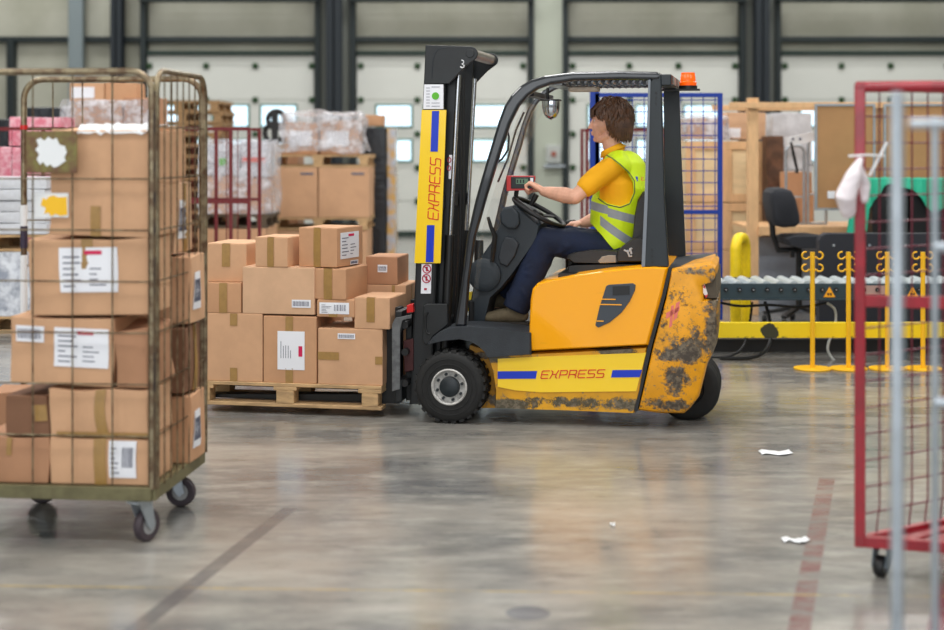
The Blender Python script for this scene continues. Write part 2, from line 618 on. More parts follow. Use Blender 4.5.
M_col = mat('column_steel', rgb(22, 32, 40), 0.6)
M_colb = mat('girt_steel', rgb(24, 36, 38), 0.6)
M_door = mat('sectional_door', rgb(212, 214, 208), 0.5, var=0.04, scale=0.7)
M_seal = mat('door_seal', rgb(26, 46, 40), 0.7)
M_hinge = mat('door_hinge', rgb(36, 70, 34), 0.6)
M_lite = mat('daylight_pane', (0.66, 0.86, 1.0, 1), 0.2, emit=0.95)
M_lframe = mat('pane_frame', rgb(60, 110, 96), 0.5)
def sx_(px): return gx(px, WD)
def sz_(py): return gz(py, WD)
tn = 0
def trim(x0, x1, z0, z1, y0, y1, m):
    global tn
    tn += 1
    return struct(MB().bx(x0, x1, y0, y1, z0, z1).build('trim_%d' % tn, m, bevel=0.01))
# dock doors
for k, (a, b_) in enumerate(((148, 314), (357, 527), (569, 738), (781, 950))):
    x0, x1 = sx_(a), sx_(b_)
    zt = sz_(55)
    mb = MB()
    n = 5
    edges = [0] + [gz(y, WD) for y in (201, 167.5, 134, 100, 66)] + [zt]
    for i in range(len(edges) - 1):
        mb.bx(x0, x1, WD - 0.02, WD + 0.05, edges[i] + 0.008, edges[i + 1] - 0.008)
    mb.bx(x0, x1, WD + 0.0, WD + 0.04, 0, zt, m=0)
    mb.bx(x0, x1, WD - 0.05, WD + 0.05, 0, 0.09, m=1)
    d = struct(mb.build('door_%d' % (k + 1), [M_door, M_seal]))
    cx = (x0 + x1) / 2
    for row in (116, 150.5):
        for off in (-0.84, 0, 0.84):
            w = MB()
            zc = sz_(row)
            w.bx(cx + off - 0.33, cx + off + 0.33, WD - 0.04, WD - 0.018, zc - 0.21, zc + 0.21, m=0)
            fr = w.build('pane_frame', M_lframe, d)
            MB().bx(cx + off - 0.295, cx + off + 0.295, WD - 0.046, WD - 0.03, zc - 0.175, zc + 0.175).build('pane', M_lite, fr)
    for row in (66, 100, 134, 167.5, 201):
        for off in (-1.42, -0.43, 0.43, 1.42):
            h = MB()
            h.bx(cx + off - 0.045, cx + off + 0.045, WD - 0.05, WD - 0.015, sz_(row) - 0.05, sz_(row) + 0.05)
            h.cyl((cx + off - 0.05, WD - 0.055, sz_(row)), (cx + off + 0.05, WD - 0.055, sz_(row)), 0.018, 8)
            h.build('hinge', M_hinge, d)
    # tracks either side and the head above the door
    for xx in (x0 - 0.07, x1 + 0.07):
        trim(xx - 0.05, xx + 0.05, 0, sz_(-30), WD - 0.12, WD + 0.15, M_colb)
    trim(x0, x1, sz_(55.5), sz_(51), WD - 0.1, WD + 0.15, M_seal)
    trim(x0 - 0.1, x1 + 0.1, sz_(3), sz_(-6), WD - 0.3, WD - 0.1, M_colb)
# girts and columns
trim(-14, 14, sz_(42), sz_(36.5), WD - 0.02, WD + 0.15, M_colb)
for a, b_ in ((115, 126), (328, 343), (752, 766)):
    x0, x1 = sx_(a), sx_(b_)
    mb = MB()
    mb.bx(x0, x1, WD - 0.36, WD - 0.34, 0, 8); mb.bx(x0, x1, WD - 0.08, WD - 0.06, 0, 8)
    mb.bx((x0 + x1) / 2 - 0.012, (x0 + x1) / 2 + 0.012, WD - 0.36, WD - 0.06, 0, 8)
    tn += 1
    struct(mb.build('trim_%d' % tn, M_col))
M_pier = mat('pier_grey', rgb(110, 114, 108), 0.7)
for a, b_ in ((317, 355), (741, 778)):
    trim(sx_(a), sx_(b_), 0, 8, WD - 0.05, WD + 0.15, M_pier)
trim(sx_(531), sx_(565), 0, 8, WD - 0.06, WD + 0.15, mat('pier_cream', rgb(176, 182, 168), 0.6))
trim(sx_(8), sx_(15), 0, sz_(40), WD - 0.1, WD + 0.15, M_colb)
trim(sx_(72), sx_(86), 0, 8, WD - 0.25, WD - 0.05, mat('galv_column', rgb(122, 134, 138), 0.5))
# wall switch box on the pier
sb = empty('switch_box', (sx_(553), WD - 0.06, sz_(163)), 0, 'pale grey switch box with a red knob on the wall pier between two dock doors', 'switch box')
MB().bx(-0.13, 0.13, -0.14, 0, 0, 0.32).build('housing', mat('switch_grey', rgb(176, 180, 176), 0.5), sb, bevel=0.02)
MB().cyl((0, -0.14, 0.16), (0, -0.19, 0.16), 0.045).build('knob', mat('knob_red', rgb(150, 70, 50), 0.5), sb)
MB().bx(-0.17, 0.2, -0.2, 0, -0.07, -0.03).build('bracket', M_galv, sb)

# ------------------------------------------------------------------ lettering
GL = {'E': [[(1, 1), (.12, 1), (0, .88), (0, .12), (.12, 0), (1, 0)], [(0, .5), (.9, .5)]],
      'X': [[(0, 1), (.22, .86), (.22, .5), (0, 0)], [(1, 1), (.78, .5), (.78, .14), (1, 0)], [(.22, .5), (.78, .5)]],
      'P': [[(0, 0), (0, 1), (.88, 1), (1, .88), (1, .55), (.88, .43), (0, .43)]],
      'R': [[(0, 0), (0, 1), (.88, 1), (1, .88), (1, .58), (.88, .46), (0, .46)], [(.6, .46), (1, .3), (1, 0)]],
      'S': [[(1, 1), (.12, 1), (0, .88), (0, .62), (.12, .5), (.88, .5), (1, .38), (1, .12), (.88, 0), (0, 0)]]}
def express(mb, o, ux, uy, L, H, w, shear=0.2, m=None):     # the word EXPRESS in squared italic strokes
    ux, uy = Vector(ux), Vector(uy)
    adv = L / 7.0
    cw = adv * 0.74
    for i, ch in enumerate('EXPRESS'):
        for st in GL[ch]:
            mb.stroke([(i * adv + x * cw + y * H * shear, y * H) for x, y in st], w, o, ux, uy, m)

# ------------------------------------------------------------------ forklift
FK = Frame(-0.11, 8.74, -11)
def fx(pts, yl): return [FK.xz(x, y, yl) for x, y in pts]
fk = empty('forklift', (-0.11, 8.74, 0), R(-11), 'yellow counterbalance forklift with scratched rear and charcoal overhead guard', 'forklift')
NY = 0.04
# chassis side and lower body
blob_low = [(FK.xz(505, 405, NY)[0], FK.xz(505, 405, NY)[1], 0.2, 0.05, 1.0), (FK.xz(600, 404, NY)[0], FK.xz(600, 404, NY)[1], 0.6, 0.05, 0.8),
            (FK.xz(500, 362, NY)[0], FK.xz(500, 360, NY)[1], 0.3, 0.03, 1.0), (FK.xz(620, 352, NY)[0], FK.xz(620, 352, NY)[1], 0.2, 0.03, 1.0)]
M_low = worn_yellow('chassis_yellow_worn', blob_low, base=rgb(222, 160, 14), dirt=rgb(70, 62, 40))
low = fx([(487, 356), (492, 372), (495, 392), (494, 409), (560, 411), (634, 414), (640, 390), (647, 348), (560, 353)], NY)
MB().slab(low, [(NY + 0.015, 0.985), (NY + 0.03, 1), (0.98, 1), (0.995, 0.985)]).build('chassis', M_low, fk)
dec = fx([(497.5, 359), (545, 356.5), (646, 353), (641, 372), (636, 391.5), (540, 392.5), (515, 390.5), (497.5, 387)], NY)
MB().prism(dec, NY + 0.008, NY + 0.02).build('side_decal', M_decal, fk)
for a in ([(497.5, 371.5), (537, 371.2), (535.5, 378.8), (497.5, 379)], [(612.5, 370.3), (642, 370), (639.6, 377.3), (610.8, 377.6)]):
    MB().prism(fx(a, NY), NY + 0.005, NY + 0.012).build('blue_stripe', M_blue, fk)
o0 = FK.px(540.5, 378.6, NY); o1 = FK.px(605.5, 377.4, NY)
mb = MB()
ux = (o1 - o0).normalized()
express(mb, (o0.x, NY + 0.006, o0.z), ux, (0, 0, 1), (o1 - o0).length, 0.043, 0.0062, 0.25)
tag(mb.build('lettering', M_red, fk), 'red italic word EXPRESS on the side')
# wheel-arch and under frame
arch = fx([(470, 345), (486, 350), (494, 372), (497, 408), (470, 408), (476, 385), (468, 362)], 0.2)
MB().prism(arch, 0.2, 0.95).build('front_frame', worn_yellow('frame_yellow_worn', blob_low, base=rgb(200, 140, 14)), fk)
MB().bx(-0.12, 0.5, 0.28, 0.78, 0.10, 0.40).build('drive_axle', M_blk, fk)
# seat hood
hood = fx([(530.5, 351.5), (528.5, 333), (530, 300), (532, 289), (537, 283.5), (545, 281), (575, 275), (606, 270.5), (640, 267), (655, 266.5), (668.5, 267.5),
           (662, 296), (654, 325), (648.5, 345.5), (600, 348)], NY)
MB().slab(hood, [(NY - 0.01, 0.955), (NY, 0.985), (NY + 0.03, 1), (0.97, 1), (1.0, 0.985), (1.01, 0.955)]).build('seat_hood', M_hood, fk)
gr = fx([(606.5, 285.8), (609, 284.5), (633, 283), (635.8, 284.6), (635.2, 290), (630, 301), (622, 312), (610, 322), (598.5, 327.3), (595.6, 325), (600, 306)], NY)
g = MB().prism(gr, NY - 0.018, NY - 0.004).build('vent_panel', mat('vent_grey', rgb(60, 66, 74), 0.5, var=0.3, scale=30, lo=0.2, hi=0.4, stretch=(0.2, 1, 2)), fk, bevel=0.003)
MB().prism(fx([(613, 286.2), (630, 285.4), (630, 294.2), (613, 295)], NY), NY - 0.021, NY - 0.012).build('vent_slot', M_blk, g)
for a, b_ in (((601.5, 298.8), (616, 298.8)), ((600, 304), (622, 304)), ((597, 320.6), (604, 320.6))):
    p, q = FK.px(a[0], a[1], NY), FK.px(b_[0], b_[1], NY)
    MB().bx(p.x, q.x, NY - 0.021, NY - 0.012, p.z - 0.003, p.z + 0.003).build('scratch', M_hood, g)
# gap between hood and counterweight
gapp = fx([(668.5, 268), (672, 268), (665, 297), (652, 345), (643, 385), (637, 412), (632, 412), (640, 380), (648, 345), (661, 297)], NY)
MB().prism(gapp, NY + 0.02, 0.97).build('body_gap', M_blk, fk)
# counterweight
def cwb(px, py, rx, rz, k):
    p = FK.xz(px, py, NY)
    return (p[0], p[1], rx, rz, k)
M_cw = worn_yellow('counterweight_yellow_worn', [cwb(690, 350, 0.17, 0.10, 1.0), cwb(672, 355, 0.14, 0.06, 0.9), cwb(676, 380, 0.10, 0.12, 0.8), cwb(700, 340, 0.08, 0.14, 0.75),
     cwb(680, 300, 0.1, 0.08, 0.45), cwb(695, 272, 0.14, 0.03, 0.7), cwb(668, 405, 0.25, 0.05, 0.8), cwb(714, 300, 0.05, 0.22, 0.8), cwb(712, 330, 0.07, 0.25, 0.9), cwb(680, 335, 0.22, 0.35, 0.35)], base=rgb(240, 164, 4))
cw = fx([(671.5, 268.5), (690, 265), (712, 261.5), (716.5, 266), (716.5, 275), (704, 279), (704.5, 299), (718, 300), (717.8, 330), (716.5, 345), (712, 356), (707, 366), (703.5, 380),
         (699, 398), (690, 410), (684, 415), (660, 415), (637.5, 412), (644, 385), (653, 345), (666, 297)], NY)
CWC = FK.xz(672, 345, NY)
MB().slab(cw, [(NY, 0.90), (NY + 0.008, 0.955), (NY + 0.03, 0.985), (NY + 0.08, 1), (0.5, 0.99), (0.88, 0.965), (0.98, 0.94), (1.0, 0.90)], ctr=CWC).build('counterweight', M_cw, fk)
tl = fx([(704, 279.5), (716.2, 276.5), (716.8, 299), (704.3, 299)], NY)
MB().slab(tl, [(NY + 0.03, 0.97), (NY + 0.06, 1), (0.92, 1)]).build('tail_recess', mat('recess_dark', rgb(86, 76, 62), 0.7), fk)
st = MB().prism(fx([(700, 279), (703.2, 280.5), (707.8, 295), (706, 298.5), (700, 287)], NY), NY + 0.02 - 0.006, NY + 0.04 - 0.006)
st.build('warning_sticker', mat('sticker_red', rgb(206, 40, 40), 0.5, var=0.9, scale=25, c2=rgb(240, 230, 225), lo=0.48, hi=0.52), fk)
pk = MB()
for a in ([(676, 303), (680, 301), (677, 318), (673, 321)], [(666, 313), (680, 306), (679, 311), (666, 319)], [(671, 306), (674, 305), (672, 326), (669, 328)]):
    pk.prism(fx(a, NY), NY - 0.001, NY + 0.014)
tag(pk.build('paint_mark', mat('pink_mark', rgb(228, 120, 104), 0.6), fk), 'pink worn sticker remnant')
# rear deck line on top of the counterweight
MB().slab(fx([(668, 266), (700, 262.5), (714, 262.2), (710, 268), (672, 270)], 0.2), [(0.1, 0.9), (0.14, 1), (0.9, 1)]).build('rear_cap', M_fend, fk)

# front fender and floor plate
fen = fx([(428, 343.8), (433, 337), (440, 331.5), (448, 328), (458, 326.3), (472, 326), (500, 328), (531.5, 332.5), (531.5, 354), (510, 355.5), (489, 357.5),
          (486, 352), (480, 346), (472, 341), (460, 338.6), (445, 340)], NY)
MB().slab(fen, [(NY - 0.025, 0.975), (NY - 0.015, 1), (0.97, 1), (0.98, 0.975)]).build('fender', M_fend, fk)

# wheels
def wheel(name, px, py, yl, r, width, parent, rim=True):
    c = FK.px(px, py, yl)
    w = empty(name, (c.x, yl, r), 0)
    w.parent = parent
    mb = MB()
    prof = [(r * 0.50, 0.0), (r * 0.62, -0.004), (r * 0.82, -0.006), (r * 0.90, 0.0), (r * 0.955, 0.012), (r * 0.965, width * 0.5), (r * 0.955, width - 0.012),
            (r * 0.9, width), (r * 0.5, width)]
    mb.lathe((0, 0, 0), prof, 48)
    n = 26
    for i in range(n):
        for sd, ph in ((0, 0), (1, 0.5)):
            a = 2 * PI * (i + ph) / n
            y0 = 0.012 if sd == 0 else width * 0.55
            y1 = width * 0.45 if sd == 0 else width - 0.012
            rot = Matrix.Rotation(-a, 3, 'Y').to_euler()
            cc = Vector((math.cos(a) * r * 0.965, (y0 + y1) / 2, math.sin(a) * r * 0.965))
            mb.box(cc, (r * 0.07, y1 - y0 + 0.014, r * 0.14), rot)
    mb.build('tyre', M_rub, w)
    mb = MB()
    for k in (0.78, 0.64):
        mb.lathe((0, -0.006, 0), [(r * k, 0), (r * k, -0.002), (r * (k - 0.02), -0.003), (r * (k - 0.03), 0)], 48)
    mb.build('sidewall_ridge', M_rub, w)
    M_rim = mat('rim_white', rgb(206, 204, 200), 0.45, var=0.4, scale=30)
    MB().lathe((0, 0, 0), [(r * 0.50, 0.03), (r * 0.50, -0.004), (r * 0.47, -0.010), (r * 0.44, -0.004), (r * 0.42, 0.02), (r * 0.28, 0.022), (r * 0.28, 0.03)], 40).build('rim', M_rim, w)
    MB().lathe((0, 0, 0), [(r * 0.275, 0.025), (r * 0.27, -0.004), (r * 0.22, -0.010), (r * 0.03, -0.011), (0.001, -0.011)], 32).build('hub', M_dark, w)
    for i in range(8):
        a = 2 * PI * (i + 0.35) / 8
        MB().cyl((math.cos(a) * r * 0.355, 0.02, math.sin(a) * r * 0.355), (math.cos(a) * r * 0.355, 0.0, math.sin(a) * r * 0.355), r * 0.042, 6).build('wheel_nut', M_dark, w)
    return w
wheel('front_wheel', 449.2, 388, 0.0, 0.214, 0.2, fk)
wheel('front_wheel', 449.2, 388, 0.85, 0.214, 0.2, fk)
bpy.context.view_layer.update()
rc = FK.px(687, 389, 0.36)
for yy in (0.36, 0.56):
    wr = empty('rear_wheel', (rc.x, yy, 0.19), 0); wr.parent = fk
    mb = MB().lathe((0, 0, 0), [(0.10, 0.0), (0.15, -0.005), (0.178, 0.008), (0.19, 0.03), (0.19, 0.10), (0.178, 0.122), (0.1, 0.13)], 48)
    mb.build('tyre', M_rub, wr)
    mb = MB()
    for yr in (0.035, 0.065, 0.095):
        mb.lathe((0, yr, 0), [(0.188, 0), (0.1925, 0.004), (0.1925, 0.016), (0.188, 0.02)], 48)
    mb.build('tread_rib', M_rub, wr)
    MB().lathe((0, 0, 0), [(0.1, 0.01), (0.095, 0.0), (0.05, 0.02), (0.001, 0.02)], 24).build('rim', M_dark, wr)

# overhead guard
gn = fx([(455.5, 326), (461, 290), (468, 235), (476, 200), (486, 165), (493, 142), (499, 122), (505, 106), (512, 95), (521, 86), (531, 80), (545, 76), (575, 72.2), (620, 71.2), (659, 72), (661, 76),
         (661, 80.5), (620, 80), (575, 81), (552, 84.5), (539, 89), (529, 96), (520, 106), (511, 124), (501.5, 152), (488, 195), (476, 237), (470, 280), (466.5, 327)], 0.08)
MB().prism(gn, 0.045, 0.105).build('guard_rail', M_guard, fk, bevel=0.018, seg=4)
gn2 = fx([(455.5, 326), (461, 290), (468, 235), (476, 200), (486, 165), (493, 142), (499, 122), (505, 106), (512, 95), (521, 86), (531, 80), (545, 76), (575, 72.2), (620, 71.2), (659, 72),
          (661, 78), (620, 77), (575, 78), (548, 81), (534, 85), (524, 91), (516, 99), (510, 109), (504, 125), (499, 144), (492, 167), (482, 202), (475, 236), (468, 291), (463, 327)], 0.08)
MB().prism(gn2, 0.925, 0.975).build('guard_rail', M_guard, fk, bevel=0.010, seg=3)
# rear pillars
rp = fx([(649.5, 82), (661.5, 74), (662.5, 110), (665, 200), (669, 266.5), (643.5, 266.5), (646.5, 200)], 0.08)
for y0 in (0.05,):
    MB().prism(rp, y0, y0 + 0.05).build('rear_pillar', M_dark, fk, bevel=0.006)
fl = fx([(648.8, 80), (651, 80), (648.2, 200), (645.5, 266), (642, 266), (645, 200)], 0.08)
MB().prism(fl, 0.042, 0.056).build('pillar_flange', mat('flange_grey', rgb(120, 126, 134), 0.35), fk)
far = [FK.xz(x, y, 0.93) for x, y in ((663.5, 84), (679, 84), (681, 150), (686, 266), (664, 266), (664, 150))]
MB().prism(far, 0.93, 0.97).build('rear_pillar', M_dark, fk, bevel=0.004)
for q in (92.5, 98, 103.5, 250, 256, 262):
    p = FK.px(656 if q < 200 else 652, q, 0.05)
    MB().cyl((p.x, 0.052, p.z), (p.x, 0.044, p.z), 0.006, 8).build('bolt', M_blk, fk)
# roof: cross members and louvre bars between the rails
mb = MB()
za = FK.xz(600, 77, 0.08)[1]
x0 = FK.xz(552, 78, 0.08)[0]; x1 = FK.xz(655, 78, 0.08)[0]
mb.bx(x0 - 0.04, x0 + 0.06, 0.08, 0.95, za - 0.045, za - 0.01)
mb.bx(x1 - 0.05, x1 + 0.03, 0.08, 0.95, za - 0.04, za + 0.02)
n = 15
for i in range(1, n):
    x = x0 + (x1 - x0) * i / n
    mb.box((x, 0.515, za - 0.02), (0.012, 0.86, 0.035), Matrix.Rotation(R(25), 3, 'Y').to_euler())
for y in (0.3, 0.515, 0.73):
    mb.bx(x0, x1, y - 0.01, y + 0.01, za - 0.04, za - 0.01)
mb.build('roof_grille', M_guard, fk)
p = FK.px(528, 92, 0.1)
MB().bar((p.x, 0.1, p.z - 0.01), (p.x, 0.93, p.z - 0.01), 0.07, 0.03).build('roof_cross_bar', M_blk, fk, bevel=0.006)
p = FK.px(585, 84, 0.4)
MB().bx(p.x - 0.09, p.x + 0.09, 0.30, 0.42, za - 0.075, za - 0.045).build('roof_lamp', mat('lamp_cream', rgb(190, 176, 160), 0.5), fk, bevel=0.01)
# rear top cross plate with working gear
q0 = FK.px(661, 77, 0.08)
MB().bx(q0.x - 0.02, q0.x + 0.06, 0.06, 0.96, q0.z - 0.05, q0.z + 0.015).build('rear_cross_plate', M_dark, fk, bevel=0.006)
for yy in (0.2, 0.6):
    MB().bx(q0.x + 0.055, q0.x + 0.068, yy, yy + 0.22, q0.z - 0.04, q0.z + 0.005).build('identity_plate', mat('plate_grey', rgb(150, 142, 134), 0.5, var=0.3, scale=30), fk)
# beacon
b0 = FK.px(688, 89, 0.55)
bc = empty('beacon', (b0.x, 0.55, b0.z), 0); bc.parent = fk
MB().bx(-0.16, 0.07, -0.05, 0.05, -0.01, 0.0).build('bracket', M_blk, bc)
MB().cyl((0, 0, 0), (0, 0, 0.02), 0.055, 24).build('base', M_blk, bc)
mb = MB().lathe((0, 0, 0.02), [(0.05, 0), (0.052, 0.02), (0.046, 0.025), (0.044, 0.055), (0.042, 0.058), (0.040, 0.078), (0.001, 0.08)], 28, axis='z')
tag(mb.build('lens', M_amber, bc), 'orange beacon lens')
# windscreen
wa = [FK.px(x, y, 0.09) for x, y in ((472, 300), (480, 236), (494, 190), (506, 150), (517, 118), (527, 103))]
mb = MB()
pv = None
for p in wa:
    a = mb.b.verts.new((p.x, 0.1, p.z)); b_ = mb.b.verts.new((p.x, 0.93, p.z))
    if pv:
        mb._f([pv[0], pv[1], b_, a])
    pv = (a, b_)
mb.build('windscreen', M_glass, fk)
wp = [FK.px(x, y, 0.12) for x, y in ((494, 165), (502, 159), (508, 150), (509, 137), (505, 122))]
MB().tube(wp, 0.006, 6).build('wiper', M_blk, fk)
wp = [FK.px(x, y, 0.55) for x, y in ((498, 182), (508, 158), (516, 130), (524, 112))]
MB().tube(wp, 0.007, 6).build('wiper', M_blk, fk)
# mirror
m0 = FK.px(551, 100, 0.5)
mi = empty('mirror', (m0.x, 0.5, m0.z), 0); mi.parent = fk
MB().cyl((-0.02, 0, 0.0), (-0.02, 0, 0.075), 0.009).build('stem', M_blk, mi)
MB().bx(-0.062, 0.058, -0.05, 0.05, -0.006, 0.004).build('hood', M_blk, mi, bevel=0.004)
mb = MB()
M_mir = mat('mirror_chrome', rgb(200, 205, 210), 0.05, 1.0)
rgs = []
for i in range(9):
    t = i / 8
    r = 0.056 * math.sqrt(max(0, 1 - (t) ** 2.6)) + 0.0005
    rgs.append([mb.b.verts.new((math.cos(2 * PI * k / 24) * r, math.sin(2 * PI * k / 24) * r * 0.8, -0.006 - 0.115 * t)) for k in range(24)])
for i in range(8):
    for k in range(24):
        mb._f([rgs[i][k], rgs[i][(k + 1) % 24], rgs[i + 1][(k + 1) % 24], rgs[i + 1][k]], smooth=True)
mb.build('dome', M_mir, mi)

# mast ------------------------------------------------------------
MY = 0.17
def mx(y):                                       # left edge column of the mast at picture row y
    return 425.5 - (y - 45) * 16.0 / 360
rail = [(mx(47), 47), (mx(47) + 21, 47), (mx(404) + 21, 404), (mx(404), 404)]
for y0 in (MY, MY + 0.63):
    mb = MB()
    pr = fx(rail, MY)
    mb.prism(pr, y0, y0 + 0.012) if y0 == MY else mb.prism(pr, y0 + 0.05, y0 + 0.062)
    a = fx([(mx(47), 47), (mx(47) + 2.2, 47), (mx(404) + 2.2, 404), (mx(404), 404)], MY)
    b_ = fx([(mx(47) + 18.8, 47), (mx(47) + 21, 47), (mx(404) + 21, 404), (mx(404) + 18.8, 404)], MY)
    mb.prism(a, y0, y0 + 0.062); mb.prism(b_, y0, y0 + 0.062)
    mb.build('outer_rail', M_mast, fk, bevel=0.002)
for y0 in (MY + 0.065, MY + 0.565):
    a = fx([(mx(50) + 22, 50), (mx(50) + 30, 50), (mx(380) + 30, 380), (mx(380) + 22, 380)], MY)
    a2 = fx([(mx(50) + 8, 50), (mx(50) + 22, 50), (mx(380) + 22, 380), (mx(380) + 8, 380)], MY)
    MB().prism(a, y0, y0 + 0.05).prism(a2, y0 + 0.02, y0 + 0.032).build('inner_rail', M_mast, fk, bevel=0.002)
for z_ in (52, 200, 330, 395):
    p = FK.px(mx(z_) + 20, z_, MY)
    MB().bx(p.x - 0.02, p.x + 0.03, MY + 0.01, MY + 0.68, p.z - 0.05, p.z + 0.03).build('cross_member', M_mast, fk, bevel=0.006)
for y0 in (MY + 0.05, MY + 0.56):
    a = FK.px(mx(75) + 34.5, 75, MY + 0.05); b_ = FK.px(mx(235) + 33, 235, MY + 0.05); c_ = FK.px(mx(390) + 33, 392, MY + 0.05)
    MB().cyl((a.x, y0, a.z), (b_.x, y0, b_.z), 0.014, 16).build('lift_rod', M_steel, fk)
    MB().cyl((b_.x, y0, b_.z), (c_.x, y0, c_.z), 0.030, 16).build('lift_cylinder', M_blk, fk)
for y0 in (MY + 0.27, MY + 0.36):
    a = FK.px(mx(70) + 30, 66, MY + 0.3); b_ = FK.px(mx(380) + 26, 380, MY + 0.3)
    mb = MB()
    n = 70
    for i in range(n):
        t = (i + 0.5) / n
        mb.box((a.x + (b_.x - a.x) * t, y0, a.z + (b_.z - a.z) * t), (0.012, 0.022 if i % 2 else 0.014, 0.85 * (a.z - b_.z) / n))
    mb.build('lift_chain', M_rub, fk)
    a = FK.px(mx(80) + 38, 78, MY + 0.35)
    MB().tube([(a.x, y0 + 0.02, a.z), (a.x, y0 + 0.02, 1.0), (a.x - 0.03, y0 + 0.02, 0.5)], 0.012, 8).build('hydraulic_hose', M_blk, fk)
# head plates with nose and cross roller
nose = [(470.5 + 7.2 * math.cos(a), 53.6 + 7.2 * math.sin(a)) for a in [R(-90 + i * 15) for i in range(10)]]
hp = [(425.5, 45), (447, 45.6), (470, 46.4)] + nose + [(466, 66), (449, 83.8), (424, 84)]
hpx = fx(hp, MY - 0.01)
for y0 in (MY - 0.012, MY + 0.675):
    MB().prism(hpx, y0, y0 + 0.02).build('head_plate', M_mast, fk, bevel=0.004)
nc = FK.px(470.5, 53.6, MY)
MB().cyl((nc.x, MY - 0.016, nc.z), (nc.x, MY + 0.02, nc.z), 0.026, 24).build('pin', M_mast, fk, bevel=0.003)
MB().cyl((nc.x, MY, nc.z), (nc.x, MY + 0.68, nc.z), 0.033, 32).build('cross_roller', mat('roller_steel', rgb(170, 160, 150), 0.3, 1.0, var=0.3, scale=20, stretch=(1, 6, 1)), fk)
# hook mark on the head plate
mb = MB()
hk = [FK.px(x, y, MY - 0.014) for x, y in ((461.5, 60), (463.6, 61), (463.6, 63), (461.8, 64), (464, 65.2), (464, 67), (462, 67.8), (460.2, 66.6))]
mb.tube(hk, 0.0035, 6)
tag(mb.build('hook_mark', M_white, fk), 'white lifting hook mark')
hl = [FK.px(x, y, MY - 0.013) for x, y in ((432, 77), (433, 60), (435, 53), (439, 48.5), (446, 48))]
MB().tube(hl, 0.002, 5).build('weld_line', M_greyp, fk)
# yellow cover plate, label, stripes, lettering on the near rail
def onmast(pts, y0, y1, name, m, label=None):
    o = MB().prism(fx(pts, MY), y0, y1).build(name, m, fk)
    if label: o['label'] = label
    return o
onmast([(mx(110) - .5, 110), (mx(110) + 24, 110), (mx(263) + 25, 263), (mx(263) - 1, 263)], MY - 0.012, MY - 0.001, 'cover_plate', M_decal)
onmast([(mx(84) + 1, 84.5), (mx(84) + 20, 84.5), (mx(109) + 21, 109), (mx(109) + 1, 109)], MY - 0.013, MY - 0.001, 'load_label', M_wlabel, 'white load table label with a green disc')
p = FK.px(435.5, 96, MY - 0.014)
MB().cyl((p.x, MY - 0.0135, p.z), (p.x, MY - 0.016, p.z), 0.022, 24).build('green_disc', M_green, fk)
mb = MB()
for i in range(7):
    p = FK.px(426.2, 88 + i * 3, MY - 0.014)
    mb.bx(p.x, p.x + 0.022, MY - 0.0145, MY - 0.0132, p.z - 0.0015, p.z + 0.0015)
for i in (0, 5, 6):
    p = FK.px(431.5, 87 + i * 3.2, MY - 0.014)
    mb.bx(p.x, p.x + 0.05, MY - 0.0145, MY - 0.0132, p.z - 0.0015, p.z + 0.0015)
mb.build('label_print', M_ink, fk)
onmast([(mx(111) + 10, 111), (mx(111) + 17, 111), (mx(151) + 17.5, 151.5), (mx(151) + 10.2, 151.5)], MY - 0.015, MY - 0.011, 'blue_stripe', M_blue)
onmast([(mx(225) + 10, 225), (mx(225) + 17.5, 225), (mx(262) + 18, 262), (mx(262) + 10.4, 262)], MY - 0.015, MY - 0.011, 'blue_stripe', M_blue)
o0 = FK.px(mx(220) + 20.3, 220, MY - 0.013); o1 = FK.px(mx(156) + 20.3, 157, MY - 0.013)
mb = MB()
ux = (o1 - o0).normalized()
express(mb, (o0.x, MY - 0.013, o0.z), ux, (-ux.z, 0, ux.x), (o1 - o0).length, 0.062, 0.0066, 0.12)
tag(mb.build('lettering', M_red, fk), 'red word EXPRESS running up the mast')
onmast([(mx(264) + 6, 264), (mx(264) + 16, 264), (mx(293) + 16.5, 293.5), (mx(293) + 6.5, 293.5)], MY - 0.004, MY - 0.0005, 'safety_sticker', M_wlabel, 'white sticker with red prohibition signs')
mb = MB()
for q in (269, 278.5):
    p = FK.px(mx(q) + 11.3, q, MY - 0.006)
    ring = [(p.x + 0.024 * math.cos(a), MY - 0.0055, p.z + 0.024 * math.sin(a)) for a in [2 * PI * k / 20 for k in range(20)]]
    mb.tube(ring, 0.0035, 5, closed=True)
    mb.tube([(p.x - 0.017, MY - 0.0055, p.z + 0.017), (p.x + 0.017, MY - 0.0055, p.z - 0.017)], 0.003, 5)
    mb.bx(p.x - 0.006, p.x + 0.006, MY - 0.006, MY - 0.004, p.z - 0.014, p.z + 0.014)
p = FK.px(mx(289) + 11, 289, MY)
mb.bx(p.x - 0.008, p.x + 0.008, MY - 0.006, MY - 0.004, p.z - 0.006, p.z + 0.006)
mb.build('safety_print', mat('sign_red', rgb(170, 30, 60), 0.5), fk)
a2 = [(mx(155) + 27, 155), (mx(155) + 31, 155), (mx(190) + 31, 179), (mx(190) + 28, 179)]
onmast(a2, MY + 0.045, MY + 0.05, 'rail_sticker', M_wlabel)
mb = MB()
for q in (160, 168):
    p = FK.px(mx(q) + 29, q, MY + 0.044)
    mb.tube([(p.x + 0.01 * math.cos(a), MY + 0.043, p.z + 0.014 * math.sin(a)) for a in [2 * PI * k / 12 for k in range(12)]], 0.003, 5, closed=True)
mb.build('sticker_sign', mat('sign_red', rgb(170, 30, 60), 0.5), fk)
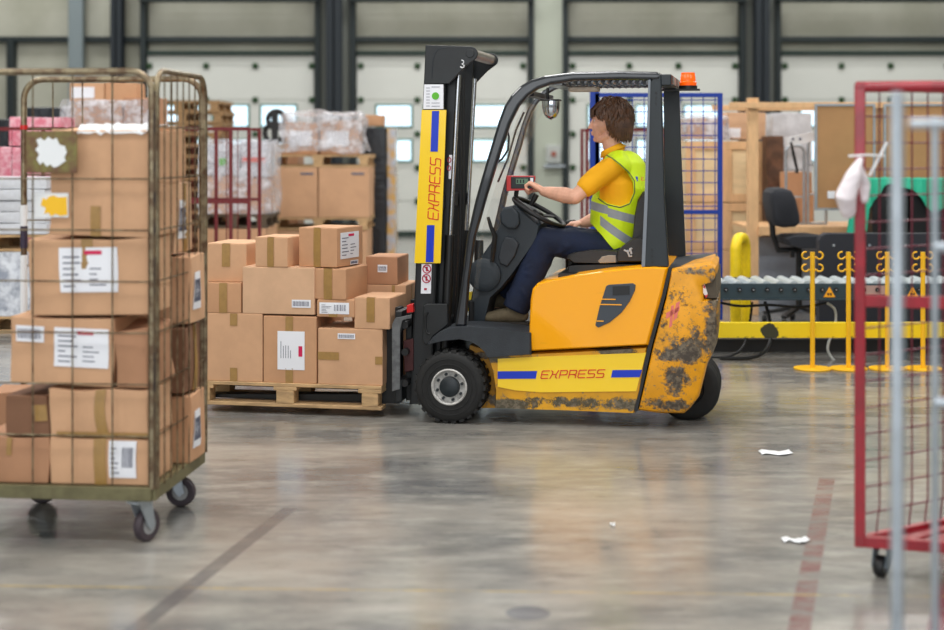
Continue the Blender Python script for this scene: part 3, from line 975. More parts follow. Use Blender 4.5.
# mast foot plate
fp_ = fx([(423, 306), (426, 304), (447, 304), (447.5, 325), (440, 331), (432, 337), (428, 345), (424, 345), (421.5, 340)], MY - 0.06)
MB().prism(fp_, MY - 0.045, MY - 0.012).build('foot_plate', M_mast, fk, bevel=0.006)
sl = [FK.px(x, y, MY - 0.047) for x, y in ((428, 312), (425.5, 316), (425.3, 328), (427, 333), (429.5, 334))]
MB().tube(sl, 0.007, 8).build('slot_rim', M_blk, fk)
# tilt cylinder
a = FK.px(470, 292, 0.35); b_ = FK.px(477, 326, 0.35)
MB().cyl((a.x, 0.35, a.z), (b_.x, 0.35, b_.z), 0.035, 20).build('tilt_cylinder', M_yel, fk)
# carriage and forks
c0 = FK.px(384, 310, 0.2).x; c1 = FK.px(396, 310, 0.2).x; c2 = FK.px(411, 310, 0.2).x
zt = FK.px(400, 306, 0.2).z; zb = FK.px(400, 404, 0.2).z
mb = MB()
mb.bx(c1 + 0.02, c1 + 0.06, 0.10, 0.95, zt - 0.14, zt - 0.02)
mb.bx(c1 + 0.02, c1 + 0.06, 0.10, 0.95, zb + 0.03, zb + 0.16)
for y in (0.22, 0.40, 0.62, 0.80):
    mb.bx(c1 + 0.055, c2, y, y + 0.03, zb + 0.02, zt - 0.04)
mb.build('carriage', M_mast, fk, bevel=0.006)
p0, p1 = FK.px(393, 318, 0.1), FK.px(403, 391, 0.1)
sp = [FK.xz(x, y, 0.1) for x, y in ((396, 317.5), (412, 314.5), (412, 318), (403, 320), (400.5, 330), (400.5, 389), (392.5, 391), (392.5, 324))]
MB().prism(sp, 0.085, 0.10).build('side_bracket', mat('worn_steel', rgb(112, 114, 116), 0.4, 0.3, var=0.4, scale=20), fk, bevel=0.003)
MB().prism([FK.xz(x, y, 0.1) for x, y in ((405, 306), (411, 304.5), (412, 313), (405, 314))], 0.14, 0.2).build('red_bracket', M_redp, fk, bevel=0.004)
MB().prism([FK.xz(x, y, 0.1) for x, y in ((401, 342), (411, 340), (411, 372), (402, 374))], 0.16, 0.22).build('red_bracket', mat('dark_red', rgb(64, 18, 20), 0.5), fk, bevel=0.004)
for q in (325, 352, 383):
    p = FK.px(405, q, 0.12)
    MB().cyl((p.x, 0.11, p.z), (p.x, 0.2, p.z), 0.022, 12).build('bolt', M_blk, fk)
FZ0, FZ1 = 0.07, 0.115
fxl = FK.px(386, 380, 0.3).x
for y in (0.26, 0.70):
    mb = MB()
    mb.prism([(fxl, FZ0), (c1 + 0.02, FZ0), (c1 + 0.02, zt - 0.01), (fxl + 0.015, zt - 0.01), (fxl - 0.005, FZ1 + 0.01), (fxl - 1.15, FZ0 + 0.018), (fxl - 1.15, FZ0)], y - 0.05, y + 0.05)
    mb.build('fork', M_mast, fk, bevel=0.004)

# cab interior ------------------------------------------------------
con = fx([(471, 330), (470, 300), (477, 262), (492, 240), (500, 222), (506, 207), (516, 205), (526, 211), (541, 224), (538, 238), (527, 254), (513, 274), (500, 290), (489, 300), (482, 330)], 0.3)
MB().slab(con, [(0.30, 0.93), (0.315, 0.98), (0.34, 1), (0.70, 1), (0.73, 0.94)]).build('dashboard', M_greyp, fk)
pad = fx([(500, 214), (504, 207), (513, 206), (519, 213), (520, 224), (516, 229), (508, 229), (501, 223)], 0.28)
MB().slab(pad, [(0.262, 0.85), (0.27, 1), (0.32, 1)]).build('column_pad', M_greyp, fk, bevel=0.006)
pad = fx([(505, 236), (514, 238), (519, 244), (515, 256), (507, 267), (500, 264), (498, 258), (501, 244)], 0.28)
MB().slab(pad, [(0.275, 0.9), (0.282, 1), (0.32, 1)]).build('knee_panel', M_fend, fk, bevel=0.004)
cc = FK.px(484, 275, 0.27)
MB().lathe((cc.x, 0.26, cc.z), [(0.10, 0.08), (0.10, 0.01), (0.085, 0), (0.05, -0.003), (0.001, -0.003)], 32).build('pivot_cover', M_greyp, fk)
wp = [FK.px(x, y, 0.24) for x, y in ((488, 217), (491, 227), (495, 236), (493.5, 250), (492, 262))]
MB().tube(wp, [(0.008, 0.012), (0.012, 0.012), (0.018, 0.012), (0.016, 0.012), (0.012, 0.012)], 8).build('grab_lever', M_blk, fk)
mb = MB()
for y in (0.34, 0.6):
    a = FK.px(479, 240, y); b_ = FK.px(478, 300, y)
    MB().cyl((a.x, y, a.z), (b_.x, y, b_.z), 0.028, 12).build('column_strut', M_blk, fk)
MB().bx(FK.px(468, 320, 0.3).x, FK.px(476, 320, 0.3).x, 0.3, 0.9, FK.px(475, 328, 0.3).z, FK.px(475, 300, 0.3).z).build('bulkhead', M_blk, fk, bevel=0.01)
# steering wheel
swc = FK.px(539, 212, 0.45)
nrm = Vector((0.48, -0.05, 0.86)).normalized()
u = Vector((0, 1, 0)) - nrm * nrm.y
u.normalize()
w = nrm.cross(u)
sw = empty('steering_wheel', swc, 0); sw.parent = fk
RW = 0.17
MB().tube([u * RW * math.cos(a) + w * RW * math.sin(a) for a in [2 * PI * k / 48 for k in range(48)]], 0.015, 10, closed=True).build('rim', M_blk, sw)
for a in (R(90), R(210), R(330)):
    MB().bar(-nrm * 0.02, (u * math.cos(a) + w * math.sin(a)) * RW * 0.97, 0.03, 0.012, nrm).build('spoke', M_blk, sw, bevel=0.004)
mb = MB().tube([-nrm * 0.12, -nrm * 0.05, -nrm * 0.02, nrm * 0.005], [0.06, 0.06, 0.045, 0.03], 20)
mb.build('hub', M_blk, sw)
kp = FK.px(533, 201, 0.40) - swc
MB().tube([kp - nrm * 0.03, kp + nrm * 0.02, kp + nrm * 0.045], [0.012, 0.018, 0.016], 12).build('spinner_knob', M_blk, sw)
# red display
dp = FK.px(520, 183, 0.36)
dis = empty('display', (dp.x, 0.40, dp.z), R(8)); dis.parent = fk
MB().slab([(-0.088, -0.05), (0.07, -0.042), (0.088, 0.028), (0.086, 0.042), (-0.088, 0.044)], [(-0.022, 0.96), (-0.016, 1), (0.10, 0.95)]).build('housing', M_redp, dis)
MB().bx(-0.06, 0.08, -0.028, -0.018, -0.034, 0.036).build('bezel', M_blk, dis, bevel=0.003)
MB().bx(-0.03, 0.042, -0.031, -0.02, -0.006, 0.026).build('screen', mat('lcd_green', rgb(84, 120, 92), 0.3), dis)
mb = MB()
for i in range(3):
    mb.bx(-0.025 + i * 0.018, -0.016 + i * 0.018, -0.032, -0.03, 0.0, 0.02)
mb.build('screen_digit', M_blk, dis)
MB().bx(0.056, 0.074, -0.031, -0.02, 0.0, 0.03).build('display_sticker', M_wlabel, dis)
a = FK.px(516, 190, 0.42)
MB().tube([(a.x, 0.45, a.z), (a.x - 0.01, 0.45, a.z - 0.07), (a.x + 0.02, 0.45, a.z - 0.14)], 0.014, 8).build('display_bracket', M_blk, fk)
# levers by the right hand
for i in range(3):
    a = FK.px(568 + 2 * i, 224, 0.75)
    z0 = FK.px(570, 262, 0.75).z
    MB().tube([(a.x + 0.03, 0.74 + i * 0.05, z0), (a.x, 0.74 + i * 0.05, a.z - 0.02)], 0.006, 8).build('lever_rod', M_blk, fk)
    MB().ell((a.x, 0.74 + i * 0.05, a.z), (0.02, 0.016, 0.024)).build('lever_knob', M_blk, fk)
MB().bx(FK.px(566, 262, 0.75).x, FK.px(640, 262, 0.75).x, 0.70, 0.92, FK.px(570, 275, 0.75).z, FK.px(570, 250, 0.75).z).build('lever_console', M_blk, fk, bevel=0.02)
# seat
SY0, SY1 = 0.26, 0.76
cush = fx([(566, 259), (567, 255), (574, 252.5), (590, 250), (603, 249.5), (618, 251), (640, 254), (642, 262), (617, 263), (600, 263.5), (572, 263)], SY0)
MB().slab(cush, [(SY0 - 0.01, 0.9), (SY0, 0.97), (SY0 + 0.03, 1), (SY1 - 0.03, 1), (SY1, 0.95)]).build('seat_cushion', M_seat, fk)
pn = fx([(598, 261), (602, 256.5), (608, 255), (616, 255), (616.5, 262.5), (600, 263)], SY0)
MB().prism(pn, SY0 - 0.018, SY0 - 0.008).build('seat_side_patch', mat('seat_grey', rgb(150, 140, 128), 0.6), fk, bevel=0.004)
basep = fx([(567, 274), (568, 266), (575, 265), (600, 264.5), (645, 264), (645, 272), (600, 277), (575, 280)], SY0)
MB().slab(basep, [(SY0, 0.96), (SY0 + 0.02, 1), (SY1, 1)]).build('seat_base', M_blk, fk)
back = fx([(628, 254), (632, 236), (634, 215), (637, 200), (642, 192), (650, 190), (657, 194), (659, 215), (657, 240), (652, 256)], SY0)
MB().slab(back, [(SY0 - 0.005, 0.85), (SY0 + 0.01, 0.95), (SY0 + 0.05, 1), (SY1 - 0.05, 1), (SY1, 0.88)]).build('backrest', M_seat, fk)
hip = fx([(617, 262), (617.5, 252), (621, 247), (633, 238.5), (641, 237), (646, 240), (647, 262)], SY0 - 0.03)
MB().slab(hip, [(SY0 - 0.05, 0.9), (SY0 - 0.035, 1), (SY0 + 0.01, 1)]).build('hip_restraint', M_seat, fk)
bk = MB()
for pts in (((624, 250), (628, 252), (632, 248)), ((627, 250), (629.5, 256.5), (632, 256)), ((630, 248), (631.5, 254))):
    bk.tube([FK.px(x, y, SY0 - 0.053) for x, y in pts], 0.006, 6)
bk.build('belt_buckle', mat('buckle_grey', rgb(180, 182, 186), 0.4), fk)
MB().bx(FK.px(560, 290, 0.2).x - 0.0, FK.px(640, 290, 0.2).x, 0.12, 0.95, FK.px(600, 290, 0.2).z, FK.px(600, 268, 0.2).z - 0.03).build('seat_platform', M_blk, fk)
# cab floor
MB().bx(FK.px(472, 330, 0.1).x, FK.px(535, 330, 0.1).x, 0.08, 0.95, FK.px(500, 334, 0.1).z - 0.02, FK.px(500, 330.5, 0.1).z).build('cab_floor', M_blk, fk)
FZ = FK.px(500, 330.5, 0.1).z

# ------------------------------------------------------------------ driver
B0 = FK.px(615, 256, 0.5); B0.z = FK.px(615, 253, 0.3).z
drv = empty('person', FK.world(B0), R(-11), 'driver in lime hi-vis vest and yellow polo shirt seated in the forklift steering', 'person')
def D(px, py, yl): return FK.px(px, py, yl) - B0
YC = 0.50
def mirr(p): return Vector((p.x, 2 * (YC - B0.y) - p.y, p.z))
hipL, hipR = D(618, 251, 0.41), D(618, 249, 0.60)
kneeL, kneeR = D(546, 241, 0.36), D(549, 238, 0.62)
ankL, ankR = D(514, 312, 0.34), D(506, 300, 0.62)
shL, shR = D(607, 169, 0.315), D(607, 168, 0.69)
elL, elR = D(575, 197, 0.24), D(604, 216, 0.80)
wrL, wrR = D(544, 191.5, 0.38), D(583, 223, 0.76)
neckb = D(616, 152, YC); headc = D(609, 121, YC)
def hand(mb, wrist, fwd, down, side, s=1.0, curl=(35, 55, 40)):
    fwd = Vector(fwd).normalized()
    o_ = Vector(wrist); wrist = Vector((0, 0, 0)); big = mb; mb = MB()
    down = Vector(down); down = (down - fwd * down.dot(fwd)).normalized()
    side = Vector(side); side = (side - fwd * side.dot(fwd) - down * side.dot(down)).normalized()   # towards the thumb
    mb.limb([wrist - fwd * 0.01, wrist + fwd * 0.02, wrist + fwd * 0.055, wrist + fwd * 0.085], [(0.026, 0.021), (0.033, 0.019), (0.041, 0.017), (0.038, 0.014)], ref=side, seg=14)
    for i, (off, L) in enumerate(((0.030, 0.072), (0.010, 0.080), (-0.010, 0.074), (-0.029, 0.058))):
        p = wrist + fwd * (0.085 - abs(off) * 0.12) + side * off
        ang = 0
        pts = [p - fwd * 0.015, p]
        for k, f in enumerate((0.45, 0.30, 0.25)):
            ang += R(curl[k] + i * 3)
            p = p + (fwd * math.cos(ang) + down * math.sin(ang)) * L * f
            pts.append(p)
        mb.limb(pts, [0.0095, 0.0098, 0.0092, 0.0084, 0.0072], ref=side, seg=10)
    t0 = wrist + fwd * 0.025 + side * 0.028
    mb.limb([t0, t0 + fwd * 0.022 + side * 0.016 + down * 0.012, t0 + fwd * 0.045 + side * 0.018 + down * 0.03, t0 + fwd * 0.055 + side * 0.006 + down * 0.048],
            [0.014, 0.012, 0.0105, 0.009], seg=10)
    for v in mb.b.verts: v.co = v.co * s + o_
    me_ = bpy.data.meshes.new('tmp'); mb.b.to_mesh(me_); mb.b.free(); big.b.from_mesh(me_); bpy.data.meshes.remove(me_)
mb = MB()
# trunk and legs (under the clothes)
mb.limb([D(619, 250, YC), D(619, 230, YC), D(618, 205, YC), D(617, 180, YC), D(616, 163, YC)], [(0.165, 0.10), (0.14, 0.095), (0.145, 0.10), (0.155, 0.095), (0.11, 0.06)], seg=20)
for h, k, a in ((hipL, kneeL, ankL), (hipR, kneeR, ankR)):
    mb.limb([h, h.lerp(k, 0.5), k], [0.078, 0.07, 0.052], seg=14)
    mb.limb([k, k.lerp(a, 0.35), a], [0.050, 0.054, 0.034], seg=14)
    mb.limb([a + Vector((0.01, 0, -0.01)), a + Vector((-0.08, 0, -0.045))], [0.032, 0.03], seg=10)
# arms
for s_, e, w_ in ((shL, elL, wrL), (shR, elR, wrR)):
    mb.limb([s_, s_.lerp(e, 0.5), e], [0.05, 0.048, 0.043], seg=14)
    mb.limb([e, e.lerp(w_, 0.35), e.lerp(w_, 0.8), w_], [0.044, 0.049, 0.037, (0.033, 0.030)], seg=14)
hand(mb, wrL, D(533, 184.5, 0.40) - wrL, (-0.55, 0, -0.85), (-0.1, 1, 0.1), s=1.15, curl=(52, 62, 40))
hand(mb, wrR, D(570, 224, 0.75) - wrR, (-0.3, 0.0, -1), (0, -1, 0.1), curl=(22, 45, 35))
# neck and head
mb.limb([D(619, 162, YC), D(613, 150, YC), D(610, 136, YC)], [(0.07, 0.06), (0.055, 0.056), (0.054, 0.058)], seg=16)
def H(x, y, dy=0.0): return D(x, y, YC + dy)
mb.ell(H(612, 117.5), (0.098, 0.075, 0.098))
mb.ell(H(603, 122), (0.062, 0.066, 0.090))
mb.limb([H(599, 129), H(598.5, 136)], [(0.052, 0.042), (0.036, 0.030)], seg=14)           # jaw
mb.ell(H(596.5, 139.5), (0.022, 0.022, 0.017))                                        # chin
mb.limb([H(607, 136, -0.045), H(600, 140.5, -0.02)], [0.02, 0.018], seg=8)
mb.limb([H(607, 136, 0.045), H(600, 140.5, 0.02)], [0.02, 0.018], seg=8)
mb.limb([H(594, 118.5), H(591.2, 124), H(589.6, 127.4)], [(0.007, 0.010), (0.009, 0.010), (0.0125, 0.0095)], seg=10)   # nose
mb.ell(H(591.6, 128, -0.010), (0.010, 0.007, 0.007)); mb.ell(H(591.6, 128, 0.010), (0.010, 0.007, 0.007))
mb.ell(H(592.4, 132.2), (0.011, 0.020, 0.0052)); mb.ell(H(592.8, 134.6), (0.011, 0.018, 0.0058))       # lips
mb.limb([H(593.6, 117, -0.03), H(592.7, 117, 0), H(593.6, 117, 0.03)], [0.011, 0.012, 0.011], seg=8)      # brow
for sgn in (-1, 1):
    mb.limb([H(596, 126, sgn * 0.032), H(601, 126, sgn * 0.048)], [0.02, 0.018], seg=8)          # cheek
    mb.ell(H(608.8, 124.5, sgn * 0.074), (0.019, 0.009, 0.031))                             # ear
body = mb.build('body', M_skin, drv)
remesh(body, 0.0042, 3, 0.5)
for sgn in (-1, 1):
    MB().ell(H(595.6, 120.8, sgn * 0.030), (0.011, 0.013, 0.010)).build('eye', M_white, body)
    MB().ell(H(594.3, 120.8, sgn * 0.031), (0.0045, 0.006, 0.006)).build('iris', M_ink, body)
    MB().limb([H(594.2, 116.4, sgn * 0.042), H(592.9, 115.8, sgn * 0.015)], [0.004, 0.005], seg=6).build('eyebrow', M_hair, body)
# hair: a cap with overlapping locks
mb = MB()
mb.ell(H(613.5, 114.5), (0.110, 0.088, 0.102))
mb.ell(H(618, 124), (0.085, 0.082, 0.095))
cap = mb.build('hair_cap', M_hair, None)
remesh(cap, 0.008, 2)
me = cap.data
bm = bmesh.new(); bm.from_mesh(me)
cut = [v for v in bm.verts if (v.co.x < H(598.5, 0).x and v.co.z < H(0, 114).z) or (v.co.x < H(611, 0).x and v.co.z < H(0, 119.5).z)]
bmesh.ops.delete(bm, geom=cut, context='VERTS')
bm.to_mesh(me); bm.free()
hb = MB()
hb.b.from_mesh(me)
bpy.data.objects.remove(cap)
hc = H(612, 118)
crown = H(615, 100)
for i in range(420):
    a = rnd.uniform(0, 2 * PI)
    z0 = rnd.uniform(-0.1, 1.0)
    # start on the scalp, sweep outward from the crown and down
    rr = math.sqrt(max(0, 1 - z0 * z0))
    pts = []
    aa, zz = a, z0
    n = 6
    L = rnd.uniform(0.7, 1.15)
    sw_ = rnd.uniform(-0.35, 0.35)
    for k in range(n):
        th = math.acos(max(-1, min(1, zz)))
        th2 = th + k * L * 0.16
        lift = 1.0 + 0.09 * rnd.random() + 0.05 * math.sin(k * 1.2 + i)
        x = math.sin(th2) * math.cos(aa + sw_ * k * 0.12) * 0.112 * lift
        y = math.sin(th2) * math.sin(aa + sw_ * k * 0.12) * 0.090 * lift
        z = math.cos(th2) * 0.116 * lift
        p = hc + Vector((x + 0.006, y, z + 0.004))
        pts.append(p)
    end = pts[-1]
    fx_ = H(599, 0).x
    lowf = H(0, 117.5).z; lows = H(0, 122).z; lowb = H(0, 142).z
    good = []
    for p in pts:
        lim = lowf if p.x < fx_ else (lows if p.x < H(608, 0).x else lowb)
        if p.z >= lim - rnd.random() * 0.012:
            good.append(p)
    if len(good) >= 3:
        n = len(good)
        hb.tube(good, [0.0045 + 0.0055 * math.sin(PI * (k + 0.6) / (n + 0.4)) for k in range(n)][:-1] + [0.0015], 5)
for i in range(70):                       # neck fringe and side locks
    t = i / 69
    px_ = 608 + 23 * t
    sd = -1 if i % 2 else 1
    yy = sd * 0.078 * math.sqrt(max(0.05, 1 - max(0, (px_ - 618) / 15) ** 2))
    y1 = 133 + 9 * min(1, t * 2.2) + rnd.uniform(-2, 1.5)
    p0 = H(px_ - 1, 116, yy); p1 = H(px_ + 1, 126, yy * 1.06); p2 = H(px_ - 0.5 + rnd.uniform(-1, 1), y1, yy * 0.8)
    hb.tube([p0, p0.lerp(p1, 0.5), p1, p1.lerp(p2, 0.6), p2], [0.006, 0.010, 0.011, 0.008, 0.002], 5)
for i in range(40):                       # fringe swept over the forehead
    t = i / 39
    yy = -0.07 + 0.14 * t
    bow = math.sqrt(max(0, 1 - (yy / 0.09) ** 2))
    p0 = H(612, 99, yy * 0.5); p1 = H(601 - 2 * bow, 103, yy * 0.8); p2 = H(595 - 3.5 * bow, 110, yy); p3 = H(595.5 - 4.5 * bow + rnd.uniform(-0.8, 0.8), 117.5 + rnd.uniform(-2, 1.5), yy * 1.05)
    hb.tube([p0, p1, p2, p3], [0.008, 0.011, 0.010, 0.002], 5)
hb.build('hair', M_hair, drv)

# polo shirt
mb = MB()
mb.limb([D(619, 246, YC), D(619, 230, YC), D(619, 205, YC), D(618, 183, YC), D(616, 166, YC)], [(0.178, 0.125), (0.165, 0.13), (0.172, 0.14), (0.185, 0.13), (0.145, 0.085)], seg=24)
mb.limb([D(616, 166, YC - 0.14), D(615, 160, YC), D(616, 166, YC + 0.14)], [0.062, 0.068, 0.062], ref=(0, 0, 1), seg=16)
for s_, e, f in ((shL, elL, 0.62), (shR, elR, 0.5)):
    q = s_.lerp(e, f)
    mb.limb([s_ + Vector((0.015, 0.02 if s_ is shL else -0.02, 0.0)), s_.lerp(e, 0.3), q], [0.07, 0.068, 0.064], seg=16)
shirt = mb.build('polo_shirt', M_polo, drv)
remesh(shirt, 0.008, 6)
cm = MB()
n = 28
ctr = D(612.5, 150.5, YC); ax = Vector((-0.42, 0, 0.9)).normalized()
uu = Vector((0, 1, 0)); ww = ax.cross(uu)
for r0, r1, h0, h1 in ((0.068, 0.078, 0.018, -0.012),):
    ri = [[], [], []]
    for k in range(n):
        a = 2 * PI * k / n
        d = uu * math.cos(a) + ww * math.sin(a)
        ri[0].append(cm.b.verts.new(ctr + d * 0.070 + ax * 0.0 - ax * 0.025))
        ri[1].append(cm.b.verts.new(ctr + d * 0.066 + ax * 0.022))
        ri[2].append(cm.b.verts.new(ctr + d * 0.086 - ax * 0.010))
    for i in range(2):
        for k in range(n):
            cm._f([ri[i][k], ri[i][(k + 1) % n], ri[i + 1][(k + 1) % n], ri[i + 1][k]], smooth=True)
col_o = cm.build('collar', M_polo, shirt)
sm = col_o.modifiers.new('s', 'SOLIDIFY'); sm.thickness = 0.004

# hi-vis vest with reflective bands
def vest_material():
    m = bpy.data.materials.new('hi_vis_fabric')
    m.use_nodes = True
    nb = NB(m)
    b = m.node_tree.nodes['Principled BSDF']
    tc = nb.n('ShaderNodeTexCoord')
    sx = nb.n('ShaderNodeSeparateXYZ')
    nb.l(tc.outputs['Object'], sx.inputs[0])
    X, Z = sx.outputs[0], sx.outputs[2]
    def band(a, b_, w, xmin=None, xmax=None):
        d = (b_ - a); L = math.hypot(d.x, d.z)
        q = nb.math('ADD', nb.math('MULTIPLY', nb.math('SUBTRACT', X, a.x), -d.z / L), nb.math('MULTIPLY', nb.math('SUBTRACT', Z, a.z), d.x / L))
        k = nb.ramp(nb.math('ABSOLUTE', q), w / 2 + 0.001, w / 2 - 0.001)
        if xmin is not None: k = nb.math('MULTIPLY', k, nb.math('GREATER_THAN', X, xmin))
        if xmax is not None: k = nb.math('MULTIPLY', k, nb.math('LESS_THAN', X, xmax))
        return k
    y = 0.33
    xs = D(608, 200, y).x
    k = band(D(588, 205.5, y), D(606, 209.5, y), 0.05, xmax=xs)
    k = nb.math('MAXIMUM', k, band(D(608, 212, y), D(632, 219, y), 0.05, xmin=xs))
    k = nb.math('MAXIMUM', k, band(D(603, 222.5, y), D(630, 242, y), 0.047, xmin=D(600, 222, y).x))
    nb.l(nb.mix(k, rgb(208, 236, 14), rgb(146, 152, 158)), b.inputs['Base Color'])
    b.inputs['Roughness'].default_value = 0.6
    bp = nb.n('ShaderNodeBump')
    bp.inputs['Strength'].default_value = 0.35
    bp.inputs['Distance'].default_value = 0.02
    nb.l(nb.noise(tc.outputs['Object'], 9, 3), bp.inputs['Height'])
    nb.l(bp.outputs[0], b.inputs['Normal'])
    return m
mb = MB()
mb.limb([D(613, 243, YC), D(617, 228, YC), D(620, 205, YC), D(624, 185, YC), D(626, 171, YC)], [(0.205, 0.155), (0.195, 0.165), (0.198, 0.178), (0.205, 0.160), (0.17, 0.125)], seg=28)
mb.limb([D(618, 167, YC - 0.145), D(617, 160, YC), D(618, 167, YC + 0.145)], [0.080, 0.084, 0.080], ref=(0, 0, 1), seg=18)
vest = mb.build('vest', vest_material(), drv)
remesh(vest, 0.008, 6)
cutter = MB()
arm = [(597, 150), (604, 156), (612, 159), (620, 165), (627, 172), (633, 181), (633.5, 192), (629, 203), (620, 206.5), (607, 203.5), (598, 198), (591, 190), (572, 184), (572, 140)]
armx = [((p := D(x, y, 0.31)).x, p.z) for x, y in arm]
ysc = YC - B0.y
cutter.prism(armx, ysc - 0.5, ysc - 0.115).prism(armx, ysc + 0.115, ysc + 0.5)
cut1 = cutter.build('cut', M_vest)
nk = MB().limb([D(606, 140, YC), D(613, 153, YC), D(610, 163, YC)], [0.11, 0.090, 0.05], seg=20).build('cut2', M_vest)
hem = MB()
hp_ = [((p := D(x, y, 0.33)).x, p.z) for x, y in ((560, 219), (583, 221), (592, 226), (602, 235), (613, 248), (622, 258), (660, 262), (660, 300), (560, 300))]
hem.prism(hp_, ysc - 0.6, ysc + 0.6)
cut3 = hem.build('cut3', M_vest)
for cobj in (cut1, nk, cut3):
    cobj.parent = drv
    q = vest.modifiers.new('b', 'BOOLEAN')
    q.operation = 'DIFFERENCE'
    q.object = cobj
    q.solver = 'EXACT'
bpy.context.view_layer.update()
me = bpy.data.meshes.new_from_object(vest.evaluated_get(bpy.context.evaluated_depsgraph_get()))
vest.modifiers.clear()
vest.data = me
for p in me.polygons: p.use_smooth = True
for cobj in (cut1, nk, cut3):
    bpy.data.objects.remove(cobj)
# bound edges of the near and far arm openings, laid on the shirt side
for sgn in (-1, 1):
    pts = []
    for x, y in arm[1:11]:
        p = D(x, y, 0.31)
        dist = 0.203
        pts.append((p.x, p.z))
    import mathutils
    bvh = mathutils.bvhtree.BVHTree.FromPolygons([v.co for v in me.vertices], [list(p.vertices) for p in me.polygons])
    line = []
    n = 60
    for i in range(n + 1):
        t = i / n * (len(pts) - 1)
        k = min(int(t), len(pts) - 2)
        f = t - k
        a = Vector((pts[k][0] * (1 - f) + pts[k + 1][0] * f, 0, pts[k][1] * (1 - f) + pts[k + 1][1] * f))
        cx_, cz_ = D(612, 182, 0.31).x, D(612, 182, 0.31).z
        dv = Vector((a.x - cx_, 0, a.z - cz_)).normalized() * 0.006
        hit = bvh.ray_cast(Vector((a.x + dv.x, ysc + sgn * 0.6, a.z + dv.z)), Vector((0, -sgn, 0)))
        if hit[0] is not None and abs(hit[0].y - ysc) > 0.03:
            line.append(hit[0])
    if len(line) > 3:
        MB().tube(line, 0.0035, 6).build('arm_binding', M_trim, vest)
p = D(636.3, 179, 0.33)
hit = bvh.ray_cast(Vector((p.x, ysc - 0.6, p.z)), Vector((0, 1, 0)))
if hit[0] is not None:
    MB().box(hit[0], (0.014, 0.006, 0.028)).build('badge_mark', M_blue, vest)
    for dx, pth in ((0.028, [(1, 1), (0, 1), (0, 0), (1, 0)]), (0.028, [(0, .5), (.8, .5)]), (0.048, [(0, 0), (.8, 1)])):
        MB().stroke([(dx + x * 0.014, -0.008 + z * 0.018) for x, z in pth], 0.003, (hit[0].x, hit[0].y - 0.002, hit[0].z), (1, 0, 0), (0, 0, 1)).build('badge_print', M_red, vest)

# trousers
mb = MB()
mb.limb([D(606, 246, YC), D(622, 246, YC), D(626, 236, YC)], [(0.16, 0.085), (0.175, 0.105), (0.15, 0.09)], ref=(0, 1, 0), seg=24)
for h, k, a, sg in ((hipL, kneeL, ankL, -1), (hipR, kneeR, ankR, 1)):
    mb.limb([h + Vector((0, 0, 0.0)), h.lerp(k, 0.35), h.lerp(k, 0.7), k + Vector((0.01, 0, 0))], [0.105, 0.10, 0.092, 0.082], seg=18)
    mb.tube([k, k.lerp(a, 0.25), k.lerp(a, 0.6), k.lerp(a, 0.97)], [0.084, 0.086, 0.084, 0.080], 20)
    mb.ell(k, (0.086, 0.084, 0.086))
for i in range(60):                        # folds
    h, k, a = ((hipL, kneeL, ankL), (hipR, kneeR, ankR))[i % 2]
    if i < 26:
        c = h.lerp(k, rnd.uniform(0.15, 1.0)); ax = (k - h).normalized(); r = 0.088
    else:
        c = k.lerp(a, rnd.uniform(0.0, 0.85)); ax = (a - k).normalized(); r = 0.078
    o1 = ax.orthogonal().normalized(); o2 = ax.cross(o1)
    an = rnd.uniform(0, 2 * PI)
    L = rnd.uniform(0.5, 1.0)
    pts = []
    sk = rnd.uniform(-0.08, 0.08)
    for j in range(5):
        q = an + L * (j - 2) * 0.4
        pts.append(c + ax * sk * (j - 2) * 0.5 + (o1 * math.cos(q) + o2 * math.sin(q)) * r)
    mb.tube(pts, [0.004, 0.011, 0.014, 0.011, 0.004], 6)
tr = mb.build('trousers', M_trou, drv)
remesh(tr, 0.008, 5)
# shoes
for a, zf, nm in ((ankL, FZ - B0.z, 'near'), (ankR, FZ - B0.z + 0.05, 'far')):
    mb = MB()
    zl = zf + 0.025
    mb.limb([Vector((a.x + 0.055, a.y, zl + 0.04)), Vector((a.x + 0.0, a.y, zl + 0.045)), Vector((a.x - 0.07, a.y, zl + 0.035)), Vector((a.x - 0.14, a.y, zl + 0.026)), Vector((a.x - 0.17, a.y, zl + 0.024))],
            [(0.036, 0.04), (0.042, 0.05), (0.046, 0.042), (0.046, 0.033), (0.038, 0.028)], seg=16)
    mb.limb([Vector((a.x + 0.01, a.y, zl + 0.06)), Vector((a.x + 0.005, a.y, zl + 0.10))], [0.046, 0.05], seg=14)
    s_ = mb.build('shoe', M_shoe, drv)
    remesh(s_, 0.006, 3)
    so = [(a.x + 0.092, a.y - 0.03), (a.x + 0.1, a.y), (a.x + 0.092, a.y + 0.03), (a.x, a.y + 0.04), (a.x - 0.09, a.y + 0.05), (a.x - 0.17, a.y + 0.046), (a.x - 0.205, a.y + 0.02),
          (a.x - 0.205, a.y - 0.02), (a.x - 0.17, a.y - 0.046), (a.x - 0.09, a.y - 0.05), (a.x, a.y - 0.04)]
    MB().prism(so, zf, zf + 0.026, axis='z').build('sole', M_boot, s_, bevel=0.006)
    for i in range(4):
        x = a.x - 0.04 - i * 0.022
        MB().tube([(x, a.y - 0.03, zl + 0.072 - i * 0.006), (x - 0.005, a.y, zl + 0.085 - i * 0.008), (x, a.y + 0.03, zl + 0.072 - i * 0.006)], 0.003, 5).build('lace', M_boot, s_)

